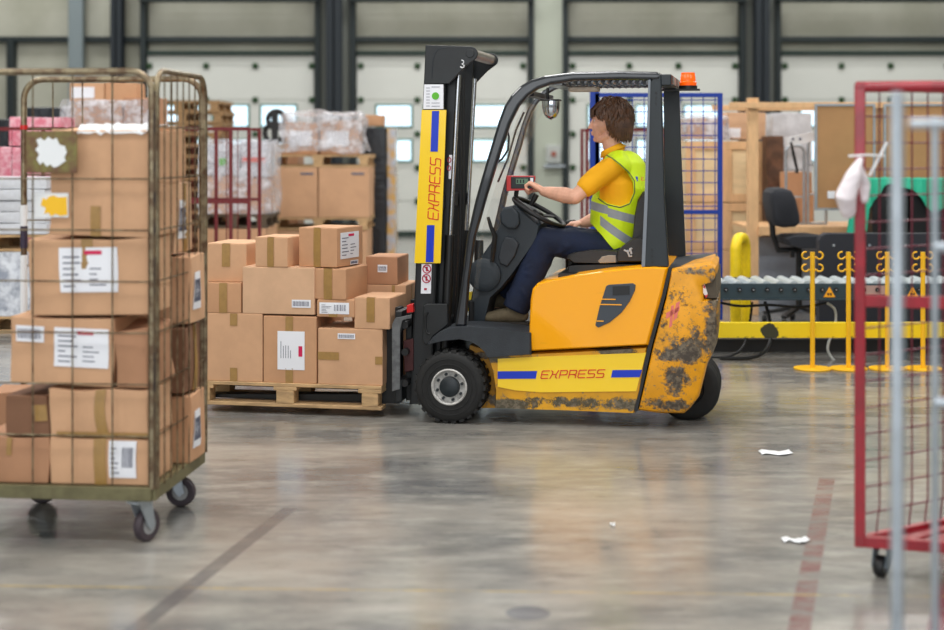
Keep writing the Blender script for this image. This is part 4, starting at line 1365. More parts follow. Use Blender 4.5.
# ------------------------------------------------------------------ cartons, pallets
F0 = Frame(0, 0, 0)
def surf(w, d, h, seed, crush, x, y, z, sag=0.003):
    """point of a slightly sagging carton; x, y in -.5...5, z in 0..1"""
    bx_ = (1 - (2 * x) ** 2); by_ = (1 - (2 * y) ** 2); bz_ = (1 - (2 * z - 1) ** 2)
    px_, py_, pz_ = x * w, y * d, z * h
    if abs(abs(x) - .5) < 1e-6: px_ += math.copysign(sag * by_ * bz_, x)
    if abs(abs(y) - .5) < 1e-6: py_ += math.copysign(sag * bx_ * bz_, y)
    if abs(z - 1) < 1e-6: pz_ += -sag * bx_ * by_
    if crush:
        q = noise.noise(Vector((px_ * 5 + seed, py_ * 5, pz_ * 5)))
        q2 = noise.noise(Vector((px_ * 5, py_ * 5 + seed, pz_ * 5 + 9)))
        px_ += q * crush
        py_ += q2 * crush * 0.6
        if abs(z - 1) < 1e-6: pz_ += (q2 - .2) * crush
    return Vector((px_, py_, pz_))
def label_on(o, face, w, d, h, u0, u1, v0, v1, style, seed=0, crush=0.0):
    """a paper label or tape strip lying on the front / right / top face of a carton"""
    e = 0.0032 if not crush else 0.0045
    def pt(u, v, k):
        if face == 'F': return surf(w, d, h, seed, crush, u - .5, -.5, v) + Vector((0, -e - k, 0))
        if face == 'R': return surf(w, d, h, seed, crush, .5, u - .5, v) + Vector((e + k, 0, 0))
        return surf(w, d, h, seed, crush, u - .5, v - .5, 1) + Vector((0, 0, e + k))
    def quadm(mb, a, b_, c, dd, k):
        nu = max(1, int(abs(b_ - a) * 12)); nv = max(1, int(abs(dd - c) * 12))
        P = [[mb.b.verts.new(pt(a + (b_ - a) * i / nu, c + (dd - c) * j / nv, k)) for j in range(nv + 1)] for i in range(nu + 1)]
        for i in range(nu):
            for j in range(nv):
                mb._f([P[i][j], P[i + 1][j], P[i + 1][j + 1], P[i][j + 1]])
        Q = [P[0][0], P[nu][0], P[nu][nv], P[0][nv]]
        B = [mb.b.verts.new(pt(*q, k - 0.0012)) for q in ((a, c), (b_, c), (b_, dd), (a, dd))]
        for i in range(4):
            mb._f([Q[i], B[i], B[(i + 1) % 4], Q[(i + 1) % 4]])
    mb = MB()
    quadm(mb, u0, u1, v0, v1, 0)
    if style == 'tape':
        return mb.build('tape', M_tape, o)
    lo = mb.build('shipping_label', M_wlabel, o)
    U = lambda a: u0 + (u1 - u0) * a
    V = lambda a: v0 + (v1 - v0) * a
    r = random.Random(int((u0 + v1 * 7 + w) * 1000))
    mb = MB()
    if style in ('bar', 'full'):
        a0, a1, b0, b1 = (0.06, 0.94, 0.2, 0.8) if style == 'bar' else (0.5, 0.94, 0.28, 0.82)
        x = a0
        while x < a1 - 0.03:
            ww = r.choice((0.012, 0.02, 0.03))
            quadm(mb, U(x), U(x + ww), V(b0), V(b1), 0.0012)
            x += ww + r.choice((0.02, 0.03))
    if style in ('full', 'form'):
        for i in range(6):
            y = 0.12 + i * 0.13
            quadm(mb, U(0.07), U(0.07 + r.uniform(0.12, 0.36)), V(y), V(y + 0.035), 0.0012)
    if style == 'form':
        for i in range(4):
            y = 0.15 + i * 0.12
            quadm(mb, U(0.52), U(0.52 + r.uniform(0.12, 0.36)), V(y), V(y + 0.03), 0.0012)
    mb.build('label_print', M_ink, lo)
    if style == 'form':
        mb = MB()
        quadm(mb, U(0.42), U(0.72), V(0.84), V(0.93), 0.0014)
        mb.build('magenta_mark', M_pink, lo)
    if style == 'formv':
        mb = MB()
        for i in range(5):
            quadm(mb, U(0.12 + i * 0.09), U(0.14 + i * 0.09), V(0.3), V(0.3 + r.uniform(0.2, 0.5)), 0.0012)
        mb.build('label_print', M_ink, lo)
        mb = MB()
        quadm(mb, U(0.78), U(0.92), V(0.35), V(0.62), 0.0014)
        mb.build('magenta_mark', M_pink, lo)
    return lo
def carton_mesh(w, d, h, seed, crush=0.0):
    mb = MB()
    n = 12 if crush else 6
    def g(i, j, k):
        return surf(w, d, h, seed, crush, i / n - .5, j / n - .5, k / n)
    vv = {}
    def V(i, j, k):
        if (i, j, k) not in vv:
            vv[(i, j, k)] = mb.b.verts.new(g(i, j, k))
        return vv[(i, j, k)]
    for a in range(n):
        for b_ in range(n):
            for e in (0, n):
                mb._f([V(e, a, b_), V(e, a + 1, b_), V(e, a + 1, b_ + 1), V(e, a, b_ + 1)])
                mb._f([V(a, e, b_), V(a + 1, e, b_), V(a + 1, e, b_ + 1), V(a, e, b_ + 1)])
                mb._f([V(a, b_, e), V(a + 1, b_, e), V(a + 1, b_ + 1, e), V(a, b_ + 1, e)])
    return mb
def carton(fr, rect, yl, depth, label, group=None, col=0, z0=None, h=None, rz=0, ry=0, tapes=(), labels=(), crush=0.0, seed=None, cat='box'):
    x0, y0, x1, y1 = rect
    p0, p1 = fr.px(x0, y1, yl), fr.px(x1, y0, yl)
    w = p1.x - p0.x
    zb = p0.z if z0 is None else z0
    hh = (p1.z - zb) if h is None else h
    c = Vector(((p0.x + p1.x) / 2, yl + depth / 2, zb))
    seed = int(abs(x0 * 13 + y0 * 7)) if seed is None else seed
    root = empty('cardboard_box', fr.world(c), fr.r + R(rz), label, cat, group)
    root.rotation_euler = (0, R(ry), fr.r + R(rz))
    m = CARD[col]
    carton_mesh(w, depth, hh, seed, crush=crush).build('carton', m, root, bevel=0.004, seg=2)
    # two flaps meeting in a seam on the top
    mb = MB()
    for s_ in (-1, 1):
        mb.bx(-w / 2 + 0.004, w / 2 - 0.004, s_ * 0.002 if s_ > 0 else -depth / 2 + 0.003, depth / 2 - 0.003 if s_ > 0 else -0.002, hh - 0.001, hh + 0.0022)
    if not crush:
        mb.build('flap', m, root)
    for t in tapes:
        f, a, b_, c_, d_ = t
        label_on(root, f, w, depth, hh, a, b_, c_, d_, 'tape', seed, crush)
    for t in labels:
        f, a, b_, c_, d_, stl = t
        label_on(root, f, w, depth, hh, a, b_, c_, d_, stl, seed, crush)
    return root

def pallet_parts(m=M_wood, L=1.2, W=0.8):
    """board and block meshes of a four-way pallet, long side along x"""
    out = []
    r = random.Random(4)
    ys = [-W / 2 + 0.0725, -W / 4 + 0.018, 0, W / 4 - 0.018, W / 2 - 0.0725]
    for i, y in enumerate(ys):
        wd = 0.145 if i in (0, 2, 4) else 0.1
        out.append(('deck_board', (0, y, 0.133), (L, wd - 0.004, 0.022)))
    for x in (-L / 2 + 0.0725, 0, L / 2 - 0.0725):
        out.append(('stringer_board', (x, 0, 0.111), (0.145, W, 0.022)))
        for y in (-W / 2 + 0.05, 0, W / 2 - 0.05):
            out.append(('block', (x, y, 0.061), (0.11 if x == 0 else 0.1, 0.1, 0.078)))
    for y in (-W / 2 + 0.05, 0, W / 2 - 0.05):
        out.append(('bottom_board', (0, y, 0.011), (L, 0.1, 0.022)))
    return out
def pallet(loc, rz, label, group=None, m=M_wood, detail=True, L=1.2, W=0.8):
    if detail:
        root = empty('wooden_pallet', loc, rz, label, 'pallet', group)
        for n_, c, sz in pallet_parts(m, L, W):
            MB().box(c, sz).build(n_, m, root, bevel=0.003, seg=1)
        return root
    mb = MB()
    for n_, c, sz in pallet_parts(m, L, W):
        mb.box(c, sz)
    return tag(mb.build('wooden_pallet', m, None, loc=loc, rot=rz), label, 'pallet', group)
def film(loc, size, label, rz=0, group=None, m=None, seed=1, amp=0.02):
    w, d, h = size
    mb = MB()
    n = 12
    vv = {}
    def V(i, j, k):
        if (i, j, k) not in vv:
            p = Vector(((i / n - .5) * w, (j / n - .5) * d, k / n * h))
            q = noise.noise_vector(p * 5 + Vector((seed, 0, 0)))
            rx = 0.94 if (k == n) else 1.0
            vv[(i, j, k)] = mb.b.verts.new(Vector((p.x * rx, p.y * rx, p.z)) + Vector(q) * amp)
        return vv[(i, j, k)]
    for a in range(n):
        for b_ in range(n):
            for e in (0, n):
                mb._f([V(e, a, b_), V(e, a + 1, b_), V(e, a + 1, b_ + 1), V(e, a, b_ + 1)], smooth=True)
                mb._f([V(a, e, b_), V(a + 1, e, b_), V(a + 1, e, b_ + 1), V(a, e, b_ + 1)], smooth=True)
            mb._f([V(a, b_, n), V(a + 1, b_, n), V(a + 1, b_ + 1, n), V(a, b_ + 1, n)], smooth=True)
    o = mb.build('stretch_film', m or M_wrap, None, loc=loc, rot=rz)
    for p in o.data.polygons: p.use_smooth = True
    return tag(o, label, 'plastic film', group)

# pallet carried on the forks ------------------------------------------
PY = 0.10
pr_ = FK.px(381.5, 409, PY); pz = 0.045
PZ = pz + 0.144
pallet(FK.world(Vector((pr_.x - 0.6, PY + 0.4, pz))), FK.r, 'light wooden pallet carried on the forklift forks under brown cartons')
g_load = 'cartons on the forklift pallet'
Y1 = PY + 0.015
def ld(rect, label, yl=Y1, depth=0.38, **k):
    return carton(FK, rect, yl, depth, label, g_load, **k)
def zt_(x, y, yl=Y1): return FK.px(x, y, yl).z
A_t = zt_(235, 313.5); B_t = zt_(290, 316.5); Cc_t = zt_(350, 329)
ld((207, 313.5, 262.5, 381), 'square carton at the left end of the forklift pallet bottom row, taped top and bottom', z0=PZ, h=A_t - PZ, tapes=[('F', .42, .55, .82, 1), ('F', .42, .55, 0, .2)], depth=0.42)
ld((263.5, 316.5, 316.5, 384), 'bottom-row carton with tall white form label and magenta mark, middle of the forklift load', z0=PZ, h=B_t - PZ, col=1, tapes=[('F', .42, .56, .78, 1), ('F', .42, .56, 0, .22)], labels=[('F', .27, .78, .20, .78, 'formv')])
ld((318, 329, 382.5, 386), 'wide bottom-row carton nearest the mast with tape patches on its front', z0=PZ, h=Cc_t - PZ, tapes=[('F', .0, .33, .44, .58), ('F', .89, 1, .38, .52)], labels=[('F', .31, .58, .82, .92, 'bar')])
zD = max(A_t, B_t) + 0.002
tD = zt_(280, 267.5)
ld((242.5, 268, 314.5, 314.5), 'plain wide carton with slanted barcode label, middle layer of the forklift load', z0=zD, h=tD - zD, col=2, labels=[('F', .69, .95, .15, .32, 'bar')], depth=0.40)
tE = zt_(335, 300)
ld((317, 300, 354.5, 329.5), 'small carton with large white barcode label, above the gap between two bottom cartons', z0=max(B_t, Cc_t) + 0.003, h=tE - max(B_t, Cc_t) - 0.003, col=1, tapes=[('F', .32, .55, 0, .2)], labels=[('F', .07, .86, .18, .85, 'full')], depth=0.36)
tF = zt_(372, 298)
ld((355.5, 297.5, 391.5, 330), 'small taped carton at the mast end of the second layer', z0=Cc_t + 0.003, h=tF - Cc_t - 0.003, col=0, rz=-3, tapes=[('F', .35, .58, .22, 1), ('T', .35, .58, 0, .6)], depth=0.34)
tG = zt_(224, 283)
ld((205, 283, 241, 314), 'low taped carton on the left bottom carton of the forklift load', z0=A_t + 0.003, h=tG - A_t - 0.003, col=1, tapes=[('F', .40, .62, 0, 1)], depth=0.42)
tL = zt_(225, 244.5)
ld((206, 244.5, 246.5, 282), 'taped carton atop the low carton at the left of the forklift load', z0=tG + 0.003, h=tL - tG - 0.003, col=0, yl=Y1 + 0.05, tapes=[('F', .40, .60, .4, 1), ('T', .40, .60, 0, .6)], depth=0.40)
tH = zt_(332, 269)
ld((314.5, 268.5, 349.5, 299), 'taped carton sitting on the small barcode carton below the top box', z0=max(tE, 0) + 0.003, h=tH - tE - 0.003, col=1, rz=-6, tapes=[('F', .35, .6, 0, 1), ('T', .35, .6, 0, .6)], depth=0.36)
tK = zt_(270, 237.5)
ld((256.5, 237.5, 289.5, 268), 'small cube carton with a tape stripe standing on the plain wide carton', z0=tD + 0.003, h=tK - tD - 0.003, col=0, rz=-4, tapes=[('F', .38, .58, 0, 1), ('T', .38, .58, 0, .7)], depth=0.30)
tJ = zt_(320, 228.5)
ld((302.5, 228.5, 344, 268), 'highest carton of the forklift load with white form label on its turned side', z0=max(tH, tD) + 0.004, h=tJ - max(tH, tD) - 0.004, col=1, rz=-12, yl=Y1 + 0.03, tapes=[('F', .40, .58, .0, 1), ('T', .40, .58, 0, .7)], labels=[('R', .12, .82, .2, .88, 'form'), ('R', .5, .8, .02, .13, 'bar')], depth=0.34)
# rear row on the pallet
ld((352, 286, 406, 330), 'long low carton in the back row of the forklift load beside the carriage', yl=Y1 + 0.42, depth=0.34, z0=PZ, h=zt_(380, 285, Y1 + 0.42) - PZ, col=0, tapes=[('F', .74, .80, .0, 1), ('R', .4, .55, 0, 1)])
kz = zt_(380, 285, Y1 + 0.42) + 0.003
ld((366, 257, 397.5, 286.5), 'small carton with a white barcode on the back row, right of the highest carton', yl=Y1 + 0.42, depth=0.30, z0=kz, h=zt_(380, 257, Y1 + 0.42) - kz, col=3, labels=[('F', .38, .68, .45, .72, 'bar')])
ld((238, 245, 256, 383), 'tall back-row carton glimpsed between the left cartons of the forklift load', yl=Y1 + 0.46, depth=0.30, z0=PZ, h=zt_(250, 245, Y1 + 0.46) - PZ, col=2)
ld((262, 280, 330, 383), 'broad carton in the back row behind the middle of the forklift load', yl=Y1 + 0.43, depth=0.32, z0=PZ, h=0.62, col=1)
x_ = FK.px(206.5, 381, Y1).x

# ------------------------------------------------------------------ left roll cage
CG = Frame(-1.301, 6.1, -5.5)
CW, CD_ = 0.84, 0.74
ZB, ZD, ZT = 0.18, 0.235, 1.93
rc_ = empty('roll_cage', CG.world(Vector((-CW / 2, CD_ / 2, 0))), CG.r, 'rusty metal roll cage on the left, full of brown cartons', 'roll cage')
O = Vector((-CW / 2, CD_ / 2, 0))
def cl(x, y, z): return Vector((x, y, z)) - O
mb = MB()
mb.bar(cl(-CW, 0, ZB + .03), cl(0, 0, ZB + .03), 0.03, 0.055); mb.bar(cl(-CW, CD_, ZB + .03), cl(0, CD_, ZB + .03), 0.03, 0.055)
mb.bar(cl(-CW, 0, ZB + .03), cl(-CW, CD_, ZB + .03), 0.03, 0.055); mb.bar(cl(0, 0, ZB + .03), cl(0, CD_, ZB + .03), 0.03, 0.055)
mb.bx(-CW / 2, CW / 2, -CD_ / 2, CD_ / 2, ZD - 0.012, ZD - 0.004)
mb.build('base_frame', M_cagebase, rc_, bevel=0.003)
def arch_pts(a, b_, z0, z1, rr=0.09, n=6):
    a, b_ = Vector(a), Vector(b_)
    t = (b_ - a).normalized()
    pts = [a + Vector((0, 0, z0)), a + Vector((0, 0, z1 - rr))]
    for i in range(1, n + 1):
        q = PI / 2 * i / n
        pts.append(a + t * rr * (1 - math.cos(q)) + Vector((0, 0, z1 - rr + rr * math.sin(q))))
    for i in range(0, n):
        q = PI / 2 * i / n
        pts.append(b_ - t * rr * (1 - math.sin(q)) + Vector((0, 0, z1 - rr + rr * math.cos(q))))
    pts += [b_ + Vector((0, 0, z1 - rr)), b_ + Vector((0, 0, z0))]
    return pts
def cage_panel(parent, a, b_, z0, z1, nv, nh, off, mt, r=0.014, wr=0.0036, name='side_panel', hz=None, vtop=None):
    a, b_ = Vector(a), Vector(b_)
    p = MB().tube(arch_pts(a, b_, z0, z1), r, 10).build(name, mt, parent)
    zl = [z0 + (z1 - z0) * (i + 1) / (nh + 1) for i in range(nh)] if hz is None else hz
    w = MB()
    for z in zl:
        w.tube([a + Vector((0, 0, z)), b_ + Vector((0, 0, z))], wr, 6)
    n = Vector(off)
    for i in range(nv):
        q = a.lerp(b_, (i + 1) / (nv + 1)) + n
        w.tube([q + Vector((0, 0, z0)), q + Vector((0, 0, (z1 if vtop is None else vtop) - 0.012))], wr, 6)
    w.build('wire_mesh', mt, p)
    return p
hz = [CH - (y - HY) / 245.9 for y in (127, 179, 230.5, 282, 333.5, 385, 437)]
cage_panel(rc_, cl(-CW, 0, 0), cl(0, 0, 0), ZB + 0.05, ZT, 4, 0, (0, 0.006, 0), M_cage, r=0.0145, hz=hz[1:])
cage_panel(rc_, cl(-CW, CD_, 0), cl(0, CD_, 0), ZB + 0.05, ZT, 5, 0, (0, -0.006, 0), M_cage, r=0.0145, hz=hz)
cage_panel(rc_, cl(0.012, 0.02, 0), cl(0.012, CD_, 0), ZB + 0.05, ZT + 0.005, 7, 0, (0.006, 0, 0), M_cage, r=0.013, name='end_panel', hz=hz)
MB().bx(-0.015, 0.015, -0.015, 0.015, ZB + 0.05, ZT - 0.08).build('corner_post', mat('post_rust', rgb(112, 92, 66), 0.5, 0.4, var=0.5, scale=10, c2=rgb(60, 50, 46)), rc_, loc=cl(0.0, 0.004, 0), bevel=0.006)
pc = cl(*(CG.px(51.5, 152, -0.02)))
PL = empty('sign_plate', pc, 0); PL.parent = rc_
MB().bx(-0.108, 0.108, -0.003, 0.003, -0.085, 0.085).build('plate', M_plate, PL, bevel=0.002)
mb = MB()
r9 = random.Random(5)
pp = [(-.062, .05), (-.045, .058), (-.028, .046), (-.012, .062), (.008, .05), (.022, .058), (.036, .03), (.058, .024), (.066, -.002), (.056, -.022), (.062, -.036), (.03, -.058), (.012, -.064), (-.004, -.05), (-.018, -.06), (-.034, -.04), (-.046, -.052), (-.06, -.03), (-.05, -.008), (-.066, .01), (-.052, .026)]
mb.prism(pp, -0.006, -0.003)
tag(mb.build('torn_label', M_white, PL), 'torn white paper label')
for z0, z1, m_ in ((333, 255, M_white), (248, 226, mat('sleeve_dark', rgb(52, 40, 62), 0.5)), (226, 205, M_white)):
    a = CG.px(25, z0, CD_).z; b_ = CG.px(25, z1, CD_).z
    MB().cyl(cl(-CW, CD_, a), cl(-CW, CD_, b_), 0.0165, 12).build('post_tape', m_, rc_)
MB().cyl(cl(-CW, CD_, 1.70), cl(-CW, CD_, 1.72), 0.018, 12).build('red_ring', M_redp, rc_)
def caster(parent, loc, yaw, r=0.062, wmat=M_caster, fmat=M_galv, top=0.180):
    c = empty('caster', loc, yaw)
    c.parent = parent
    MB().lathe((0, -0.018, 0), [(r * .55, 0), (r * 0.9, 0), (r, 0.008), (r, 0.028), (r * 0.9, 0.036), (r * .55, 0.036)], 28).build('tyre', wmat, c)
    MB().lathe((0, -0.02, 0), [(0.001, 0.0), (r * .2, 0), (r * .25, 0.006), (r * .56, 0.004), (r * .56, 0.036), (r * .25, 0.034), (0.001, 0.04)], 20).build('wheel_hub', mat('hub_grey', rgb(160, 160, 160), 0.5), c)
    mb = MB()
    for s_ in (-1, 1):
        mb.prism([(-0.022, 0.0), (0, -0.02), (0.02, 0.0), (0.075, r + 0.045), (-0.0, r + 0.045)], s_ * 0.026 - 0.0025, s_ * 0.026 + 0.0025)
    mb.bx(-0.005, 0.085, -0.03, 0.03, r + 0.035, r + 0.045)
    mb.build('fork', fmat, c)
    MB().cyl((0.04, 0, r + 0.045), (0.04, 0, max(top - loc[2], r + 0.052)), 0.03, 16).build('swivel', fmat, c)
    return c
for x, y, yw in ((-0.045, 0.07, -115), (-0.075, 0.66, 180), (-CW + 0.06, 0.09, 30), (-CW + 0.12, 0.66, 10)):
    caster(rc_, cl(x, y, 0.067), R(yw), r=0.067)
g_c = 'cartons in the left roll cage'
YF = 0.04
def cb(rect, label, yl=YF, depth=0.32, **k):
    k.setdefault('crush', 0.012)
    return carton(CG, rect, yl, depth, label, g_c, **k)
def cz(y, yl=YF): return CG.px(80, y, yl).z
z1 = cz(437.5); z2 = cz(388); z3 = cz(318); z4 = cz(238); z5 = cz(131)
cb((50, 438, 149, 488), 'bottom carton in the left roll cage with a white barcode label, under the dented one', z0=ZD, h=z1 - ZD, col=0, tapes=[('F', .45, .58, 0, 1)], labels=[('F', .61, .88, .16, .95, 'full')])
cb((-25, 437, 48.5, 488), 'darker bottom carton at the left of the left roll cage', z0=ZD, h=z1 - ZD, col=3, tapes=[('F', .45, .52, .6, 1)])
cb((50, 388, 149, 437), 'dented carton with brown tape along its lower edge, second layer of the left roll cage', z0=z1 + .004, h=z2 - z1 - .006, col=0, crush=0.02, tapes=[('F', .48, .59, 0, 1), ('F', .06, 1, 0, .10)])
cb((7, 396, 49, 437), 'squat taped carton at the far left, second layer of the left roll cage', z0=z1 + .004, h=cz(396) - z1 - .004, col=4, ry=-3, tapes=[('F', .7, .98, .35, .75)])
cb((10, 321, 112, 384), 'wide slumped carton with a form label and a barcode in the left roll cage', z0=z2 + .012, h=z3 - z2 - .012, col=0, ry=2.2, labels=[('F', .42, .95, .28, .86, 'form'), ('F', .05, .32, .62, .86, 'bar')])
cb((114, 330, 150, 388), 'crushed carton at the right of the middle layer in the left roll cage', z0=z2 + .004, h=cz(330) - z2, col=3, crush=0.03)
cb((29, 241, 149.5, 318), 'broad carton with white form label below the top box of the left roll cage', z0=z3 + .012, h=z4 - z3 - .012, col=0, ry=-1, labels=[('F', .27, .75, .30, .88, 'form')], tapes=[('F', .45, .54, .6, 1)])
top = cb((49, 133, 149.5, 236), 'largest carton on top of the left roll cage with a yellow torn label', z0=z4 + .008, h=z5 - z4, col=0, ry=1.6, depth=0.40, tapes=[('F', .42, .52, .0, .28)])
k_ = MB()
tk = CG.world(Vector((0, 0, 0)))
pw = CG.px(52.5, 205, YF)
yl_ = empty('torn_label', CG.world(Vector((pw.x + 0.0, YF - 0.012, pw.z))), CG.r, 'yellow and white torn paper label hanging on the cage wires', 'label')
MB().bx(-0.072, 0.072, -0.001, 0.001, -0.05, 0.05).build('paper', M_white, yl_)
r8 = random.Random(2)
MB().prism([(-.035, .03), (-.02, .022), (-.012, .034), (.01, .04), (.03, .032), (.066, .034), (.068, -.04), (.04, -.044), (.02, -.036), (.0, -.046), (-.012, -.03), (-.03, -.036), (-.022, -.012), (-.044, .0)], -0.004, -0.0012).build('yellow_print', mat('label_yellow', rgb(245, 190, 20), 0.5), yl_)
# crumpled film on the top box
mb = MB()
nx, ny = 14, 10
gv = [[mb.b.verts.new((-0.15 + 0.30 * i / nx, -0.17 + 0.3 * j / ny - (0.0 if j else 0.035), (0.0 if j else -0.035) + 0.014 + 0.016 * noise.noise(Vector((i * 0.9, j * 0.9, 3))))) for j in range(ny + 1)] for i in range(nx + 1)]
for i in range(nx):
    for j in range(ny):
        mb._f([gv[i][j], gv[i + 1][j], gv[i + 1][j + 1], gv[i][j + 1]], smooth=True)
pw = CG.px(112, 131, YF)
fo = mb.build('plastic_sheet', M_white, None, loc=CG.world(Vector((pw.x, YF + 0.19, z5 + 0.012))), rot=CG.r)
fo.modifiers.new('s', 'SOLIDIFY').thickness = 0.002
tag(fo, 'crumpled white plastic sheet on top of the largest carton in the left cage', 'plastic sheet')
YR = 0.46
rr_ = [(ZD, 0.30, 1), (ZD + .31, 0.29, 4), (ZD + .61, 0.30, 0), (ZD + .92, 0.31, 2), (ZD + 1.24, 0.24, 0)]
nm = ['lowest', 'second lowest', 'middle', 'second highest', 'highest']
for i, (z, h_, c_) in enumerate(rr_):
    cb((80, 300, (190, 186, 190, 176, 170)[i], 350), 'back-row carton in the left roll cage, %s of its column beside the end mesh' % nm[i], yl=YR - 0.015 * (i % 2), depth=0.25, z0=z, h=h_, col=c_, rz=(-1) ** i * 1.2,
       tapes=[('R', .4, .6, .0, 1)] if i % 2 else (), labels=[('R', .1, .5, .2, .75, 'bar')] if i in (0, 3, 2) else ())
cb((-20, 300, 70, 350), 'back-row carton deep in the left half of the left roll cage', yl=YR, depth=0.25, z0=ZD, h=0.30, col=3)

# ------------------------------------------------------------------ conveyor and guard rail on the right
DC = 11.3
xl, xr = gx(672, DC), gx(1015, DC)
cv = empty('roller_conveyor', ((xl + xr) / 2, DC + 0.25, 0), 0, 'grey roller conveyor with dark teal side rail behind the yellow hook posts', 'conveyor')
def c_(x, y, z): return Vector((x - (xl + xr) / 2, y - DC - 0.25, z))
zr1, zr0 = gz(283.5, DC), gz(300, DC)
for y in (DC, DC + 0.5):
    mb = MB()
    mb.bx(xl - (xl + xr) / 2, xr - (xl + xr) / 2, y - DC - 0.25 - 0.012, y - DC - 0.25 + 0.012, zr0, zr1)
    mb.bx(xl - (xl + xr) / 2, xr - (xl + xr) / 2, y - DC - 0.25 - 0.022, y - DC - 0.25 + 0.012, zr0, zr0 + 0.012)
    mb.build('side_rail', M_convs, cv, bevel=0.002)
pitch = 13.75 / (FP / DC)
n = int((xr - xl) / pitch)
M_roll = mat('roller_zinc', rgb(196, 206, 210), 0.35, 0.5)
for i in range(n):
    x = gx(725.5, DC) + (i - 4) * pitch
    if x > xr - 0.02: break
    rl = MB().cyl(c_(x, DC + 0.015, zr1 - 0.026), c_(x, DC + 0.485, zr1 - 0.026), 0.043, 20).build('roller', M_roll, cv)
    MB().cyl(c_(x, DC - 0.011, zr1 - 0.045), c_(x, DC - 0.024, zr1 - 0.045), 0.017, 12).build('bearing_cap', M_blk, rl)
    MB().cyl(c_(x, DC - 0.024, zr1 - 0.045), c_(x, DC - 0.028, zr1 - 0.045), 0.006, 8).build('axle_end', M_steel, rl)
for px_ in (700, 905, 990):
    for y in (DC + 0.06, DC + 0.44):
        x = gx(px_, DC)
        MB().bx(-0.025, 0.025, -0.02, 0.02, 0, zr0).build('leg', M_convs, cv, loc=c_(x, y, 0))
for px_ in (829, 912):
    x = gx(px_, DC); z = gz(292, DC)
    t = MB().prism([(-0.045, -0.038), (0.045, -0.038), (0, 0.042)], -0.004, 0.0).build('warning_triangle', mat('triangle_orange', rgb(245, 170, 20), 0.5), cv, loc=c_(x, DC - 0.0125, z), bevel=0.002)
    mb = MB()
    mb.bx(-0.016, -0.004, -0.006, -0.003, -0.024, -0.004); mb.bx(0.004, 0.016, -0.006, -0.003, -0.024, -0.004)
    mb.build('hand_symbol', M_blk, t)
MB().bx(-0.1, 0.1, -0.004, 0.0, -0.035, 0.035).build('joint_plate', mat('joint_pink', rgb(170, 140, 134), 0.5), cv, loc=c_(gx(873, DC), DC - 0.0125, gz(290, DC)))
# cables under the conveyor
def cable(pts, label, r=0.011, m=M_blk, name='cable'):
    P = [at(*p) for p in pts]
    out = []
    n = len(P)
    for i in range(n - 1):
        p0, p1, p2, p3 = P[max(i - 1, 0)], P[i], P[i + 1], P[min(i + 2, n - 1)]
        for k in range(6):
            t = k / 6
            out.append(0.5 * ((2 * p1) + (p2 - p0) * t + (2 * p0 - 5 * p1 + 4 * p2 - p3) * t * t + (3 * p1 - p0 - 3 * p2 + p3) * t ** 3))
    out.append(P[-1])
    loc = out[0].copy()
    return tag(MB().tube([p - loc for p in out], r, 8).build(name, m, None, loc=loc), label, 'cable')
M_cabg = mat('cable_grey', rgb(176, 180, 178), 0.5)
cable([(718, 302, 11.4), (740, 306, 11.4), (770, 305, 11.4), (800, 307, 11.4), (826, 303, 11.4)], 'black cable sagging along the underside of the roller conveyor', 0.010)
cable([(827, 303, 11.35), (835, 310, 11.35), (835, 325, 11.35), (828, 345, 11.35), (830, 355, 11.35), (840, 363, 11.3), (870, 363, 11.3)], 'light grey cable looping down from the conveyor to the floor', 0.010, M_cabg)
cable([(752, 302, 11.5), (750, 320, 11.5), (744, 345, 11.45), (730, 356, 11.4), (705, 357.5, 11.4)], 'black cable dropping from the conveyor beside the yellow hoop', 0.010)
cable([(765, 302, 11.6), (770, 322, 11.5), (769, 345, 11.4), (755, 357, 11.3), (720, 358.5, 11.3)], 'thicker black cable curving to the floor under the black stain', 0.014)
# yellow bumper beam
bx0, bx1 = gx(680, 11.02), gx(1010, 11.02)
def beam_mat():
    m = bpy.data.materials.new('beam_yellow')
    m.use_nodes = True
    nb = NB(m)
    b = m.node_tree.nodes['Principled BSDF']
    tc = nb.n('ShaderNodeTexCoord')
    sx = nb.n('ShaderNodeSeparateXYZ')
    nb.l(tc.outputs['Object'], sx.inputs[0])
    cx = gx(770, 11.02) - (bx0 + bx1) / 2
    n = nb.noise(tc.outputs['Object'], 26, 6)
    k = nb.math('ADD', nb.blob(sx.outputs[0], sx.outputs[2], cx, 0.045, 0.08, 0.075), nb.math('MULTIPLY', nb.math('SUBTRACT', n, 0.5), 1.2))
    k = nb.ramp(k, 0.25, 0.4)
    e = nb.math('MULTIPLY', nb.ramp(n, 0.55, 0.65), nb.ramp(sx.outputs[2], 0.02, 0.0))
    k = nb.math('MAXIMUM', k, e)
    nb.l(nb.mix(k, rgb(236, 206, 16), rgb(52, 52, 30)), b.inputs['Base Color'])
    b.inputs['Roughness'].default_value = 0.45
    return m
bz0, bz1 = gz(338, 11.02), gz(322.5, 11.02)
gb = empty('guard_beam', ((bx0 + bx1) / 2, 11.04, 0), 0, 'long yellow guard beam with a black stain, low in front of the conveyor', 'guard rail')
MB().bx(-(bx1 - bx0) / 2, (bx1 - bx0) / 2, -0.02, 0.02, 0, bz1 - bz0).build('beam', beam_mat(), gb, loc=(0, 0, bz0), bevel=0.004)
for px_ in (690, 1000):
    MB().bx(-0.03, 0.03, 0.02, 0.08, 0, bz1).build('foot', M_yel, gb, loc=(gx(px_, 11.02) - (bx0 + bx1) / 2, 0, 0))
struct(MB().bx(gx(690, 11.9), 9.0, 11.75, 11.95, 0, 0.10).build('trim_50', mat('kerb_black', rgb(40, 40, 42), 0.6)))
